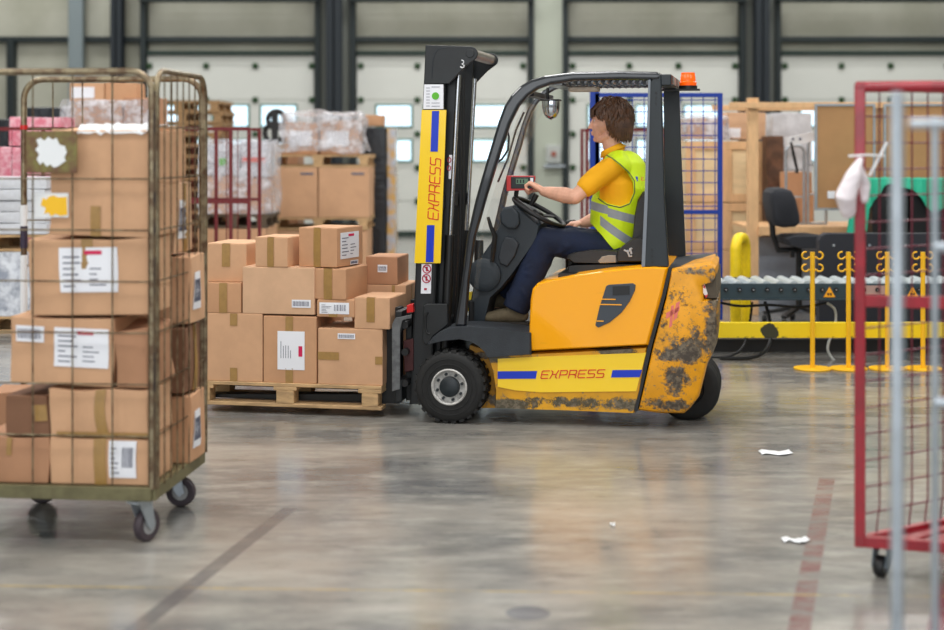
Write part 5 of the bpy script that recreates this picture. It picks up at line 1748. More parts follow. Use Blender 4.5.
# hook posts
def hook_post(px_, label):
    x = gx(px_, 10.85)
    t = empty('hook_post', (x, 10.85, 0), 0, label, 'post', 'yellow hook posts in front of the conveyor')
    zt = gz(252, 10.85)
    MB().cyl((0, 0, 0.012), (0, 0, zt), 0.017, 14).build('pole', mat('post_yellow', rgb(238, 182, 20), 0.45), t)
    MB().cyl((0, 0, 0), (0, 0, 0.012), 0.135, 32).build('base_plate', MATS['post_yellow'], t, bevel=0.003)
    for z in (zt - 0.025, zt - 0.115):
        for s_ in (-1, 1):
            pts = [Vector((s_ * 0.015, 0, z - 0.02))]
            for k in range(9):
                a = R(200 + k * 33)
                pts.append(Vector((s_ * (0.05 + 0.026 * math.cos(a)), 0, z + 0.026 * math.sin(a))))
            MB().tube(pts, 0.0062, 8).build('hook', MATS['post_yellow'], t)
    return t
for px_, lb in ((812.5, 'yellow hook post standing left of the red cage post, under the warning triangle'), (848.5, 'yellow hook post close beside the tall red cage post'),
                (887.5, 'yellow hook post seen through the red cage, left of the grey tube'), (923, 'yellow hook post farthest right, seen through the red and grey cages')):
    hook_post(px_, lb)
# yellow hoop guard
hd = 12.25
hx = gx(739, hd)
hp = empty('hoop_guard', (hx, hd, 0), R(62), 'yellow rounded hoop guard standing behind the conveyor beside the blue mesh frame', 'hoop guard')
pts = arch_pts((-0.09, 0, 0), (0.17, 0, 0), 0.0, gz(238, hd), 0.1)
MB().tube(pts, 0.044, 14).build('hoop', M_yel, hp)
for x in (-0.09, 0.17):
    MB().cyl((x, 0, 0), (x, 0, 0.012), 0.075, 20).build('base_plate', M_yel, hp)

# charcoal machine panel behind the conveyor
mp_ = empty('machine_panel', ((gx(819, 12.56) + 2.95), 12.6, 0), 0, 'large charcoal machine panel standing behind the conveyor on the right', 'panel')
W2 = 5.9
zt = gz(233, 12.6)
pl = [(-W2 / 2, 0.1), (W2 / 2, 0.1), (W2 / 2, zt), (-W2 / 2 + 0.06, zt), (-W2 / 2 + 0.02, zt - 0.02), (-W2 / 2, zt - 0.06)]
MB().prism(pl, -0.05, 0.07).build('panel_board', M_panel, mp_, bevel=0.006)
for i in range(9):
    x = -W2 / 2 + 0.12 + i * 0.3
    for z in (zt - 0.10, 0.42):
        MB().cyl((x, -0.05, z), (x, -0.055, z), 0.012, 10).build('bolt', M_steel, mp_)
for x in (-W2 / 2 + 0.3, W2 / 2 - 0.3):
    MB().bx(-0.05, 0.05, -0.15, 0.15, 0, 0.1).build('foot', M_blk, mp_, loc=(x, 0, 0))

# blue mesh frame behind the forklift
bd = 12.7
x0, x1 = gx(597, bd), gx(720, bd)
bf = empty('mesh_trolley', ((x0 + x1) / 2, bd + 0.4, 0), 0, 'tall blue mesh trolley standing behind the forklift driver', 'mesh trolley')
w_ = x1 - x0
zt, zm = gz(93, bd), gz(212, bd)
for y in (-0.4,):
    mb = MB()
    for sx_s in (-1, 1):
        mb.bx(sx_s * w_ / 2 - 0.02, sx_s * w_ / 2 + 0.02, y - 0.02, y + 0.02, 0.14, zt)
    for z in (zt - 0.018, zm, 0.2):
        mb.bx(-w_ / 2, w_ / 2, y - 0.018, y + 0.018, z - 0.018, z + 0.018)
    fr = mb.build('mesh_panel', M_cblue, bf, bevel=0.003)
    mb = MB()
    x = -w_ / 2 + 0.1
    while x < w_ / 2 - 0.03:
        mb.tube([(x, y, 0.2), (x, y, zt)], 0.0045, 5); x += 0.1
    z = 0.3
    while z < zt:
        mb.tube([(-w_ / 2, y, z), (w_ / 2, y, z)], 0.0045, 5); z += 0.1
    mb.build('wire_mesh', M_cblue, fr)
MB().bx(-w_ / 2 - 0.02, -w_ / 2 + 0.02, -0.4, 0.4, 0.16, 0.22).build('end_rail', M_cblue, bf)
MB().bx(w_ / 2 - 0.02, w_ / 2 + 0.02, -0.4, 0.4, 0.16, 0.22).build('end_rail', M_cblue, bf)
MB().bx(-w_ / 2 - 0.06, -w_ / 2 + 0.02, -0.42, -0.38, 0.2, zt + 0.02).build('corner_plate', M_cblue, bf)
for x in (-w_ / 2 + 0.05, w_ / 2 - 0.12):
    for y in (-0.36, 0.36):
        c = caster(bf, (x, y, 0.062), 0.3)

# dark red cages standing in a row far behind
def far_cage(x0p, x1p, d, label, dep=0.7):
    x0, x1 = gx(x0p, d), gx(x1p, d)
    w = x1 - x0
    t = empty('roll_cage', ((x0 + x1) / 2, d + dep / 2, 0), 0, label, 'roll cage', 'dark red roll cages in the background')
    for y in (-dep / 2, dep / 2):
        mb = MB()
        for x in (-w / 2, -w / 2 + w * 0.8 if y < 0 else 0, w / 2):
            mb.bx(x - 0.016, x + 0.016, y - 0.016, y + 0.016, 0.16, 1.78)
        for z in (1.77, 1.08, 0.2):
            mb.bx(-w / 2, w / 2, y - 0.014, y + 0.014, z - 0.014, z + 0.014)
        p = mb.build('side_frame', M_cdred, t)
        mb = MB()
        for i in range(1, 8):
            mb.tube([(-w / 2 + w * i / 8, y, 0.2), (-w / 2 + w * i / 8, y, 1.77)], 0.003, 5)
        mb.build('wire_mesh', M_cdred, p)
    MB().bx(-w / 2, w / 2, -dep / 2, dep / 2, 0.16, 0.2).build('deck', M_cdred, t)
    for x in (-w / 2 + 0.06, w / 2 - 0.12):
        for y in (-dep / 2 + 0.06, dep / 2 - 0.06):
            caster(t, (x, y, 0.05), 0.2, r=0.05, top=0.16)
    return t
far_cage(-40, 64, 14.1, 'dark red roll cage at the far left holding pink wrapped goods')
far_cage(70, 152, 14.1, 'dark red roll cage half hidden behind the left cage cartons')
far_cage(158, 249, 14.1, 'dark red roll cage standing empty behind the left end of the forklift load')
far_cage(587, 664, 15.2, 'dark red roll cage seen behind the driver head')

# ------------------------------------------------------------------ background goods
def single(name, rect, d, depth, m, label, cat, z0=None, group=None, bevel=0.006, h=None, seed=1, rz=0):
    x0, x1 = gx(rect[0], d), gx(rect[2], d)
    zt = gz(rect[1], d); zb = gz(rect[3], d) if z0 is None else z0
    if h is not None: zt = zb + h
    o = carton_mesh(x1 - x0, depth, zt - zb, seed, 0.008).build(name, m, None, loc=((x0 + x1) / 2, d + depth / 2, zb), rot=R(rz), bevel=bevel)
    return tag(o, label, cat, group)
def fpal(px0, px1, d, z, label, m=M_woodd, depth=1.0, group=None):
    x0, x1 = gx(px0, d), gx(px1, d)
    return pallet(((x0 + x1) / 2, d + depth / 2, z), 0, label, group, m, False, x1 - x0, depth)
# far left: two stacked pallets of white paper bundles, pink goods behind
d = 12.9
fpal(-70, 50, d, 0.0, 'wooden pallet on the floor at the far left edge under silver bundles', M_wood, 0.8)
z = gz(252, d)
x0, x1 = gx(-66, d), gx(46, d)
single('wrapped_bundle', (-66, 252, 47, 318), d, 0.76, mat('silver_wrapped', rgb(150, 156, 170), 0.2, var=0.5, scale=9, c2=rgb(220, 224, 232), bump=0.9, bscale=10), 'silver film-wrapped bundle on the lower pallet at the far left', 'wrapped goods', z0=0.144, h=z - 0.144)
fpal(-70, 50, d, z + 0.004, 'wooden pallet between the silver bundle and the white paper stack', M_wood, 0.8)
zz = z + 0.15
hh_ = gz(178, d) - zz
for i in range(5):
    single('paper_bundle', (-66, 180, 47 - (i % 2) * 2, 200), d + 0.01 * (i % 3), 0.74, M_whitew, 'white paper bundle, %s of the stack at the far left edge' % ['bottom', 'second from the bottom', 'middle', 'second from the top', 'top'][i], 'paper bundle', z0=zz + i * hh_ / 5 + 0.003, h=hh_ / 5 - 0.004, group='white paper bundles at the far left', seed=i)
single('pink_bundle', (-38, 150, 60, 190), 14.2, 0.55, M_pinkw, 'pink film-wrapped bundle low in the far left red cage', 'wrapped goods', z0=0.21, h=gz(147, 14.2) - 0.21)
single('pink_bundle', (9, 117, 61, 147), 14.25, 0.5, M_pinkw, 'smaller pink wrapped bundle on top in the far left red cage', 'wrapped goods', z0=gz(147, 14.2) + 0.012, h=gz(117, 14.25) - gz(147, 14.25) - 0.012, seed=4)
# dark wrapped loads further back at far left
d = 17.0
single('dark_load', (-40, 122, 24, 200), d, 1.0, M_blackw, 'dark wrapped load at the left edge behind the pink bundles', 'wrapped goods', z0=0.15, h=gz(119, d) - 0.15)
single('dark_load', (26, 108, 74, 200), d, 1.0, M_blackw, 'dark wrapped load rising just behind the pink bundles', 'wrapped goods', z0=0.15, h=gz(107, d) - 0.15, seed=3)
fpal(-42, 24, d, 0, 'weathered pallet under the dark load at the left edge')
fpal(26, 76, d, 0, 'weathered pallet under the dark load behind the pink bundles')
# parcels above the cage
d = 16.0
fpal(66, 172, d, 0, 'weathered pallet under the tall parcel stack behind the left cage')
zc = gz(125, d)
for i, (a, b_, t, zz0, zz1, c_i, lb) in enumerate(((68, 170, 0, 0.15, 0.85, 1, 'large brown carton at the foot of the tall parcel stack'), (69, 168, 0, 0.854, zc - 0.02, 2, 'large brown carton midway up the tall parcel stack'),
        (71, 122, 0, zc - 0.015, gz(103, d), 1, 'film-wrapped carton on the left shoulder of the tall parcel stack'), (124, 158, 0, zc - 0.015, gz(97, d), 3, 'film-wrapped carton right shoulder of the tall parcel stack'),
        (70, 104, 0, gz(103, d) + 0.004, gz(82, d), 0, 'carton with white print topping the tall parcel stack at left'), (105, 136, 0, gz(103, d) + 0.004, gz(82, d), 1, 'yellowish carton topping the tall parcel stack, right of the printed one'))):
    o = single('cardboard_box', (a, 100, b_, 120), d + 0.02 * i, 0.8 if i < 2 else 0.45, CARD[c_i], lb, 'box', z0=zz0, h=zz1 - zz0 - 0.002, group='cartons of the tall parcel stack', seed=i)
    if i == 4:
        MB().bx(-0.16, 0.08, -0.235, -0.228, 0.05, 0.17).build('white_print', M_wlabel, o)
film((gx(108, d), d + 0.3, zc - 0.3), (gx(158, d) - gx(69, d) + 0.06, 0.72, gz(100, d) - zc + 0.3), 'clear stretch film around the upper cartons of the tall parcel stack', seed=3)
# stack of empty pallets
d = 19.6
xm = (gx(140, d) + gx(221, d)) / 2
np_ = int((gz(90, d)) / 0.146)
for i in range(np_):
    pallet((xm + 0.02 * math.sin(i * 2.1), d + 0.5, i * 0.146), R(1.2 * math.sin(i * 1.7)), 'empty wooden pallet, %s in the tall pallet stack behind the left cage' % (['topmost', 'second from the top', 'third from the top', 'fourth from the top', 'fifth from the top', 'sixth from the top', 'seventh from the top'] + ['eighth from the top', 'seventh from the floor', 'sixth from the floor', 'fifth from the floor', 'fourth from the floor', 'third from the floor', 'second from the floor', 'resting on the floor'])[np_ - 1 - i if np_ <= 15 else min(14, np_ - 1 - i)], 'tall stack of empty pallets', M_woodd, False, 1.08, 1.0)
d = 16.2
# white wrapped load behind the third red cage
fpal(196, 268, d, gz(228, d), 'dark weathered pallet carrying the white wrapped load behind the red cage', mat('pallet_dark', rgb(92, 78, 62), 0.8))
single('cardboard_box', (198, 229, 266, 280), d, 0.9, CARD[0], 'big carton under the dark pallet behind the red cage', 'box', z0=0.005, h=gz(228, d) - 0.01)
zz = gz(228, d) + 0.148
single('cardboard_box', (202, 180, 234, 216), d + .03, 0.8, CARD[0], 'carton inside the white wrapped load, left of its centre', 'box', z0=zz, h=gz(176, d) - zz, group='cartons in the white wrapped load')
single('cardboard_box', (235, 180, 264, 216), d + .03, 0.8, CARD[1], 'carton inside the white wrapped load, at its right end', 'box', z0=zz, h=gz(178, d) - zz, group='cartons in the white wrapped load', seed=8)
o = single('white_parcel', (203, 142, 240, 176), d + .05, 0.7, M_whitew, 'white parcel with a green mark on top of the wrapped load', 'parcel', z0=gz(176, d) + 0.012, h=gz(143, d) - gz(176, d) - 0.02)
MB().bx(-0.02, 0.06, -0.37, -0.36, 0.1, 0.18).build('green_mark', M_green, o)
o = single('white_parcel', (241, 140, 267, 178), d + .05, 0.7, M_whitew, 'white parcel with a red stripe on the wrapped load, right side', 'parcel', z0=gz(178, d) + 0.012, h=gz(141, d) - gz(178, d) - 0.02, seed=5)
MB().bx(-0.13, 0.13, -0.372, -0.36, 0.16, 0.21).build('red_stripe', mat('stripe_red', rgb(226, 90, 70), 0.5), o)
film((gx(235, d), d + 0.43, zz), (gx(268, d) - gx(200, d) + 0.04, 0.9, gz(140, d) - zz), 'clear stretch film around the white wrapped load', seed=6)
# central pallet tower
d = 17.6
g2 = 'cartons of the central pallet tower'
fpal(268, 369, d, 0, 'floor-level pallet under the central tower of cartons')
zA = gz(230, d); zB = gz(218, d)
single('cardboard_box', (270, 230, 318, 270), d + .02, 0.9, CARD[2], 'left carton on the floor pallet of the central tower', 'box', z0=0.146, h=zA - 0.15, group=g2)
single('cardboard_box', (319, 230, 367, 270), d + .02, 0.9, CARD[0], 'right carton on the floor pallet of the central tower', 'box', z0=0.146, h=zA - 0.15, group=g2, seed=2)
fpal(268, 369, d, zA, 'pallet midway up the central tower below two big cartons', M_wood)
z = zA + 0.148; zC = gz(167.5, d)
for a, b_, lb, sd in ((268, 317.5, 'left of the two big plain cartons in the central tower', 3), (318.5, 369, 'right of the two big plain cartons in the central tower', 4)):
    o = single('cardboard_box', (a, 170, b_, 216), d, 0.95, CARD[0], lb, 'box', z0=z, h=zC - z, group=g2, seed=sd)
    MB().bx(0.09, 0.24, -0.486, -0.476, zC - z - 0.085, zC - z - 0.06).build('printed_mark', M_ink, o)
fpal(266, 370, d, zC + 0.004, 'pallet near the top of the central tower under the film-wrapped cartons', M_wood)
z = zC + 0.152; zD_ = gz(116, d)
for a, b_, t, lb, sd in ((285, 318, 118, 'film-wrapped carton on top of the central tower, left one', 5), (320, 358, 116, 'film-wrapped carton on top of the central tower, right one', 6)):
    o = single('cardboard_box', (a, t, b_, 157), d + .05, 0.7, CARD[1], lb, 'box', z0=z, h=gz(t + 4, d) - z, group=g2, seed=sd)
    MB().bx(-0.15, 0.12, -0.36, -0.352, 0.1, 0.28).build('paper_label', M_wlabel, o)
film((gx(322, d), d + 0.42, z + 0.03), (gx(362, d) - gx(281, d), 0.86, gz(114, d) - z - 0.02), 'crumpled clear film over the top cartons of the central tower', seed=9, amp=0.07)
# black film load and its box, right of the tower
d = 18.65
single('dark_load', (362, 130, 386, 250), d, 1.0, M_blackw, 'tall black film-wrapped load right of the central tower', 'wrapped goods', z0=0.15, h=gz(127, d) - 0.15, seed=7)
fpal(360, 394, d, 0, 'pallet under the black and clear wrapped loads right of the tower')
single('cardboard_box', (360, 118, 383, 128), d + 0.1, 0.5, CARD[1], 'small carton on top of the black film-wrapped load', 'box', z0=gz(127, d) + 0.012, h=0.14)
single('clear_load', (387, 165, 395, 250), d + 0.05, 0.7, mat('clear_bluish', rgb(176, 182, 196), 0.2, var=0.7, scale=6, c2=rgb(214, 168, 90), bump=0.8, bscale=12), 'narrow clear-wrapped bundle beside the black film load', 'wrapped goods', z0=0.15, h=gz(128, d) - 0.15, seed=8)
# black reel on a stack left of the tower
d = 19.0
single('cardboard_box', (256, 152, 298, 260), d, 0.7, CARD[3], 'tall brown carton behind the left side of the central tower', 'box', z0=0.0, h=gz(151, d))
single('wooden_plank', (248, 144, 292, 151), d, 0.7, M_woodd, 'brown plank lying on the tall carton under the black reel', 'plank', z0=gz(151, d) + 0.01, h=0.08)
rl_ = empty('strapping_reel', (gx(271, d), d + 0.3, gz(144, d) + 0.012), 0, 'black twin-hole strapping reel stand behind the central tower', 'reel')
mb = MB()
for cz_, r_ in ((0.13, 0.12), (0.30, 0.11)):
    mb.tube([(0.03 * (cz_ > .2) + r_ * math.cos(a), 0, cz_ + r_ * math.sin(a)) for a in [2 * PI * k / 24 for k in range(24)]], (0.035), 8, closed=True)
mb.bx(-0.03, 0.05, -0.04, 0.04, 0.0, 0.4)
mb.build('reel_rings', M_blk, rl_)
MB().bx(-0.17, 0.17, -0.1, 0.1, -0.0, 0.03).build('base', M_blk, rl_)

# wooden crates behind the blue trolley
d = 15.6
def crate(px0, px1, d, z0, z1, label, dep=0.9):
    x0, x1 = gx(px0, d), gx(px1, d)
    w, h = x1 - x0, z1 - z0
    t = empty('wooden_crate', ((x0 + x1) / 2, d + dep / 2, z0), 0, label, 'crate', 'stacked wooden crates')
    MB().bx(-w / 2 + .02, w / 2 - .02, -dep / 2 + .02, dep / 2 - .02, 0.0, h - .01).build('plywood_panel', M_ply, t)
    for y in (-dep / 2, dep / 2 - 0.024):
        for z in (0, h - 0.085):
            MB().bx(-w / 2, w / 2, y, y + 0.024, z, z + 0.085).build('rail', M_timber, t, bevel=0.003)
        for x in (-w / 2, -0.05, w / 2 - 0.1):
            MB().bx(x, x + 0.1, y + 0.001, y + 0.025, 0.085, h - 0.085).build('stile', M_timber, t, bevel=0.003)
    return t
zs = [0.0, gz(250, d), gz(203, d), gz(141, d)]
for i, lb in enumerate(('wooden crate at the bottom of the stack right of the forklift', 'wooden crate in the middle of the stack right of the forklift', 'topmost wooden crate with pale plywood panels right of the forklift')):
    crate(686, 768, d, zs[i] + 0.004 * i, zs[i + 1] - 0.002, lb)
zt = zs[3] + 0.014
single('cardboard_box', (688, 116, 726, 140), d + .05, 0.6, CARD[1], 'film-wrapped carton on the top crate, behind the blue trolley mesh', 'box', z0=zt, h=gz(118, d) - zt)
o = single('cardboard_box', (728, 112, 766, 140), d + .05, 0.6, CARD[2], 'wide carton with a white label on the right of the top crate', 'box', z0=zt, h=gz(112, d) - zt, seed=4)
MB().bx(-0.2, -0.07, -0.308, -0.3, 0.02, 0.12).build('paper_label', M_wlabel, o)
film((gx(708, d), d + 0.36, zt), (gx(728, d) - gx(687, d) + .02, 0.68, gz(115, d) - zt), 'clear film around the carton on the top crate', seed=11)
# timber stand with brown boards
d = 14.3
def tb(mb_, x0, x1, y0, y1, z0, z1): mb_.bx(x0, x1, y0, y1, z0, z1)
X0 = gx(752.5, d)
ts = empty('timber_stand', (X0 + 1.2, d, 0), 0, 'pale timber stand of posts and beams on the right holding brown boards', 'timber stand')
for px_ in (752.5, 879, 1010):
    for y in (0.0, 0.9):
        MB().bx(-0.05, 0.05, -0.05, 0.05, 0, gz(98, d) if px_ < 760 and y == 0 else gz(103, d)).build('post', M_timber, ts, loc=(gx(px_, d + y) - X0 - 1.2, y, 0), bevel=0.004)
for y in (-0.07, 0.97):
    MB().bx(gx(728, d) - X0 - 1.2, gx(1012, d) - X0 - 1.2, y - 0.02, y + 0.02, gz(108.5, d), gz(102.5, d)).build('top_beam', M_timber, ts, bevel=0.004)
MB().bx(gx(757, d) - X0 - 1.2, gx(1012, d) - X0 - 1.2, -0.09, -0.05, gz(235, d), gz(226, d)).build('lower_beam', M_timber, ts, bevel=0.004)
MB().bx(gx(748, d) - X0 - 1.2, gx(1012, d) - X0 - 1.2, 0.0, 0.9, gz(229, d), gz(226.5, d)).build('shelf', M_timber, ts)
def board(px0, px1, y0, y1, d, label):
    x0, x1 = gx(px0, d), gx(px1, d)
    zb, zt = gz(y1, d), gz(y0, d)
    t = empty('framed_board', ((x0 + x1) / 2, d, zb), 0, label, 'board', 'brown boards hung on the timber stand')
    w, h = x1 - x0, zt - zb
    MB().bx(-w / 2, w / 2, 0, 0.02, 0, h).build('panel', M_wood2, t)
    for a in ((-w / 2 - .02, -w / 2, 0, h), (w / 2, w / 2 + .02, 0, h), (-w / 2 - .02, w / 2 + .02, -0.02, 0.0), (-w / 2 - .02, w / 2 + .02, h, h + 0.02)):
        MB().bx(a[0], a[1], -0.01, 0.03, a[2], a[3]).build('frame_strip', M_galv, t)
    MB().bx(-w / 2 + 0.1, -w / 2 + 0.17, -0.004, 0.0, 0.09, 0.16).build('note', M_wlabel, t)
    return t
board(817, 873, 106, 208, d - 0.16, 'brown framed board on the timber stand, left of the red cage post')
board(886, 960, 106, 200, d - 0.16, 'brown framed board seen through the red and grey cages')
# goods behind the stand
d = 15.9
single('white_sack', (772, 113, 812, 190), d, 0.6, M_whitew, 'big white wrapped sack behind the timber stand, left of the boards', 'sack', z0=gz(190, d), seed=12)
single('cardboard_box', (770, 190, 814, 250), d, 0.7, CARD[1], 'carton under the big white sack behind the timber stand', 'box', z0=0.0, h=gz(191, d) - 0.008, seed=13)
single('cardboard_box', (786, 175, 812, 226), 15.0, 0.3, CARD[1], 'carton standing on the timber shelf behind the steel trolley', 'box', z0=gz(226.5, 14.3) + 0.006, h=0.5, seed=14)
o = single('cardboard_box', (784, 204, 800, 226), 14.72, 0.22, CARD[3], 'small carton with barcode label on the timber shelf', 'box', z0=gz(226.5, 14.3) + 0.006, h=0.24, seed=15)
MB().bx(-0.02, 0.05, -0.122, -0.114, 0.02, 0.16).build('barcode_label', M_wlabel, o)
single('brown_bundle', (767, 134, 784, 232), 15.34, 0.3, mat('bundle_brown', rgb(106, 74, 54), 0.7, var=0.5, scale=9), 'dark brown bundle standing between the timber post and the white sack', 'bundle', z0=0, h=gz(136, 15.34), seed=16)
def hand_trolley(px0, px1, d, top, label):
    x0, x1 = gx(px0, d), gx(px1, d)
    w = x1 - x0
    zb = gz(226.5, 14.3) + 0.004
    t = empty('steel_trolley', ((x0 + x1) / 2, d, zb), 0, label, 'trolley', 'steel trolleys on the timber stand')
    H_ = gz(top, d) - zb
    MB().tube(arch_pts((-w / 2, 0, 0), (w / 2, 0, 0), 0.0, H_, 0.06), 0.014, 10).build('frame', M_galv, t)
    for z in (H_ * 0.35, H_ * 0.7):
        MB().cyl((-w / 2, 0, z), (w / 2, 0, z), 0.009, 8).build('crossbar', M_galv, t)
    MB().bx(-w / 2, w / 2, 0.0, 0.16, 0.0, 0.012).build('toe_plate', M_galv, t)
hand_trolley(786, 804, 14.62, 146, 'upright steel trolley frame on the timber shelf, left one')
hand_trolley(808, 826, 14.62, 139, 'upright steel trolley frame on the timber shelf, partly behind the framed board')
wb = MB().box((0, 0, 0), (0.30, 0.03, 0.09), Matrix.Rotation(R(-12), 3, 'Y').to_euler())
for x in (-0.09, -0.02):
    wb.cyl((x, -0.016, -0.0), (x, -0.02, -0.0), 0.014, 10, m=1)
tag(wb.build('white_bracket', [M_white, M_ink], None, loc=(gx(803, 14.5), 14.55, gz(139, 14.5)), bevel=0.004), 'white slanted bracket leaning on the steel trolleys', 'bracket')
tag(MB().tube([(0, 0, 0), (0.03, 0, -0.14), (0.06, 0, -0.27), (0.05, 0, -0.30)], [0.01, 0.016, 0.014, 0.02], 8).build('black_strap', M_blk, None, loc=(gx(791, 14.5), 14.5, gz(142, 14.5))), 'black strap hanging by the white bracket', 'strap')
# grey sheet under the lower beam
tag(MB().bx(-0.34, 0.34, -0.01, 0.01, 0, gz(237, 14.6)).build('grey_sheet', mat('sheet_grey', rgb(150, 158, 172), 0.5, var=0.2, scale=3), None, loc=(gx(790, 14.6), 14.6, 0)), 'blue-grey upright sheet behind the office chair', 'sheet')
# office chair
d = 13.55
ch = empty('office_chair', (gx(799, d), d, 0), R(0), 'black swivel office chair with tall back behind the conveyor', 'chair')
bkp = [(765.5, 200), (766, 192), (770, 188), (780, 187.5), (787, 190), (791, 198), (795, 216), (795, 222), (791, 225.5), (780, 226.5), (772, 225), (768.5, 218)]
cx0 = gx(799, d)
bp_ = [(gx(x, d) - cx0, gz(y, d)) for x, y in bkp]
MB().slab(bp_, [(-0.24, 0.8), (-0.22, 0.95), (-0.18, 1), (0.14, 1), (0.2, 0.9)]).build('backrest', mat('chair_fabric', rgb(38, 40, 46), 0.85, bump=0.3, bscale=150), ch)
stp = [(gx(x, d) - cx0, gz(y, d)) for x, y in ((780, 237), (786, 234.5), (810, 234), (824, 236), (828, 241), (820, 246), (795, 247), (783, 244))]
MB().slab(stp, [(-0.26, 0.9), (-0.23, 1), (0.22, 1), (0.25, 0.9)]).build('seat', MATS['chair_fabric'], ch)
MB().tube([(gx(772, d) - cx0, 0, gz(220, d)), (gx(773, d) - cx0, 0, gz(235, d)), (gx(778, d) - cx0, 0, gz(250, d)), (gx(800, d) - cx0, 0, gz(250, d))], 0.028, 10).build('back_arm', M_blk, ch)
MB().bx(gx(786, d) - cx0, gx(790, d) - cx0, -0.2, -0.15, gz(256, d), gz(249, d)).build('adjust_knob', M_blk, ch)
MB().cyl((0, 0, 0.16), (0, 0, gz(246, d)), 0.028, 14).build('gas_column', M_blk, ch)
for i in range(5):
    a = 2 * PI * i / 5 + 0.3
    lg = MB().bar((0, 0, 0.16), (0.32 * math.cos(a), 0.32 * math.sin(a), 0.09), 0.05, 0.035).build('base_arm', M_blk, ch, bevel=0.006)
    MB().cyl((0.31 * math.cos(a) - .02, 0.31 * math.sin(a), 0.035), (0.31 * math.cos(a) + .02, 0.31 * math.sin(a), 0.035), 0.033, 14).build('castor', M_blk, lg)
# green cloth over dark goods on the stand
d = 13.55
x0, x1 = gx(853, d), gx(965, d)
zt, zb = gz(178.5, d), gz(236, d)
tbm = empty('packing_table', ((x0 + x1) / 2, d + 0.28, 0), 0, 'light wooden packing table under the green cloth, seen through the red cage', 'table')
MB().bx(-(x1 - x0) / 2, (x1 - x0) / 2, -0.28, 0.28, zb - 0.05, zb - 0.012).build('tabletop', M_timber, tbm, bevel=0.004)
for sx_s in (-1, 1):
    for sy in (-1, 1):
        MB().bx(-0.03, 0.03, -0.03, 0.03, 0, zb - 0.05).build('leg', M_timber, tbm, loc=(sx_s * ((x1 - x0) / 2 - 0.05), sy * 0.23, 0))
single('black_case', (872, 190, 908, 234), d + 0.06, 0.4, M_blk, 'black case under the green cloth, left of the grey tube', 'case', z0=zb - 0.008, h=gz(182, d) - zb, seed=21)
single('black_case', (910, 190, 955, 234), d + 0.06, 0.4, M_blk, 'black case under the green cloth, right of the grey tube', 'case', z0=zb - 0.008, h=gz(182, d) - zb, seed=22)
mb = MB()
nx, ny = 60, 22
gv = []
for i in range(nx + 1):
    col = []
    u = i / nx
    x = (x0 - 0.02) + (x1 - x0 + 0.04) * u - (x0 + x1) / 2
    drop = 0.17 + 0.10 * math.sin(u * 9 + 1.0) + 0.10 * (noise.noise(Vector((u * 5, 0, 0)))) + (0.36 if u < 0.14 else 0) * (1 if u < 0.1 else 0.5)
    for j in range(ny + 1):
        v = j / ny
        fold = 0.018 * math.sin(u * 70) * v
        if v < 0.35:
            p = (x, 0.40 - 0.40 / 0.35 * v, zt + 0.008 * noise.noise(Vector((u * 14, v * 8, 0))) - (0.26 * max(0, 0.08 - u) / 0.08))
        else:
            q = (v - 0.35) / 0.65
            p = (x - (0.10 * q if u < 0.1 else 0), -0.02 - 0.02 * q + fold, zt - drop * q - (0.26 * max(0, 0.08 - u) / 0.08))
        p = (p[0], p[1], max(p[2], zb - 0.02))
        col.append(mb.b.verts.new(p))
    gv.append(col)
for i in range(nx):
    for j in range(ny):
        mb._f([gv[i][j], gv[i + 1][j], gv[i + 1][j + 1], gv[i][j + 1]], smooth=True)
gc = mb.build('green_cloth', M_gcloth, None, loc=((x0 + x1) / 2, d + 0.02, 0))
gc.modifiers.new('s', 'SOLIDIFY').thickness = 0.004
tag(gc, 'sea-green cloth draped over black cases on the packing table', 'cloth')

# ------------------------------------------------------------------ red cage, right foreground
RA = Vector((gx(860, 5.65), 5.65))
ang = -16
RF = Frame(RA.x, RA.y, ang)
rg = empty('roll_cage', (RA.x, RA.y, 0), R(ang), 'empty red metal roll cage with wire mesh at the right edge', 'roll cage')
s_r = FP / 5.65
zB2, zT2, zM2 = gz(541, 5.65), gz(87, 5.65), gz(300.5, 5.65)
WF = 1.2
bl = Vector((0.70 * math.cos(R(47)), 0.75 * math.sin(R(47)), 0))
br = Vector((WF - bl.x, bl.y, 0))
mb = MB()
mb.bar((0, 0, zB2), (WF, 0, zB2), 0.035, 0.04); mb.bar((0, 0, zB2), bl + Vector((0, 0, zB2)), 0.03, 0.04); mb.bar((WF, 0, zB2), br + Vector((0, 0, zB2)), 0.03, 0.04)
mb.bar(bl + Vector((0, 0, zB2)), br + Vector((0, 0, zB2)), 0.03, 0.04)
for i in range(1, 10):
    f = i / 10
    a = Vector((WF * f, 0, zB2)); b_ = bl.lerp(br, f) + Vector((0, 0, zB2))
    mb.bar(a, b_, 0.05, 0.012)
mb.build('base_frame', M_cred, rg, bevel=0.003)
mb = MB()
mb.prism([(0.0, 0.0), (WF, 0.0), (br.x, br.y), (bl.x, bl.y)], zB2 - 0.012, zB2 - 0.006, axis='z')
mb.build('deck_sheet', mat('deck_worn', rgb(140, 60, 66), 0.5, var=0.8, scale=12, c2=rgb(190, 180, 176)), rg)
for x in (0, WF):
    MB().bx(x - 0.02, x + 0.02, -0.02, 0.02, zB2 - 0.02, zT2 + 0.015).build('corner_post', M_cred, rg, bevel=0.004)
MB().cyl((-0.015, 0, zT2), (WF, 0, zT2), 0.021, 14).build('top_tube', M_cred, rg)
MB().bx(0, WF, -0.014, 0.014, zM2 - 0.022, zM2 + 0.022).build('middle_rail', M_cred, rg, bevel=0.003)
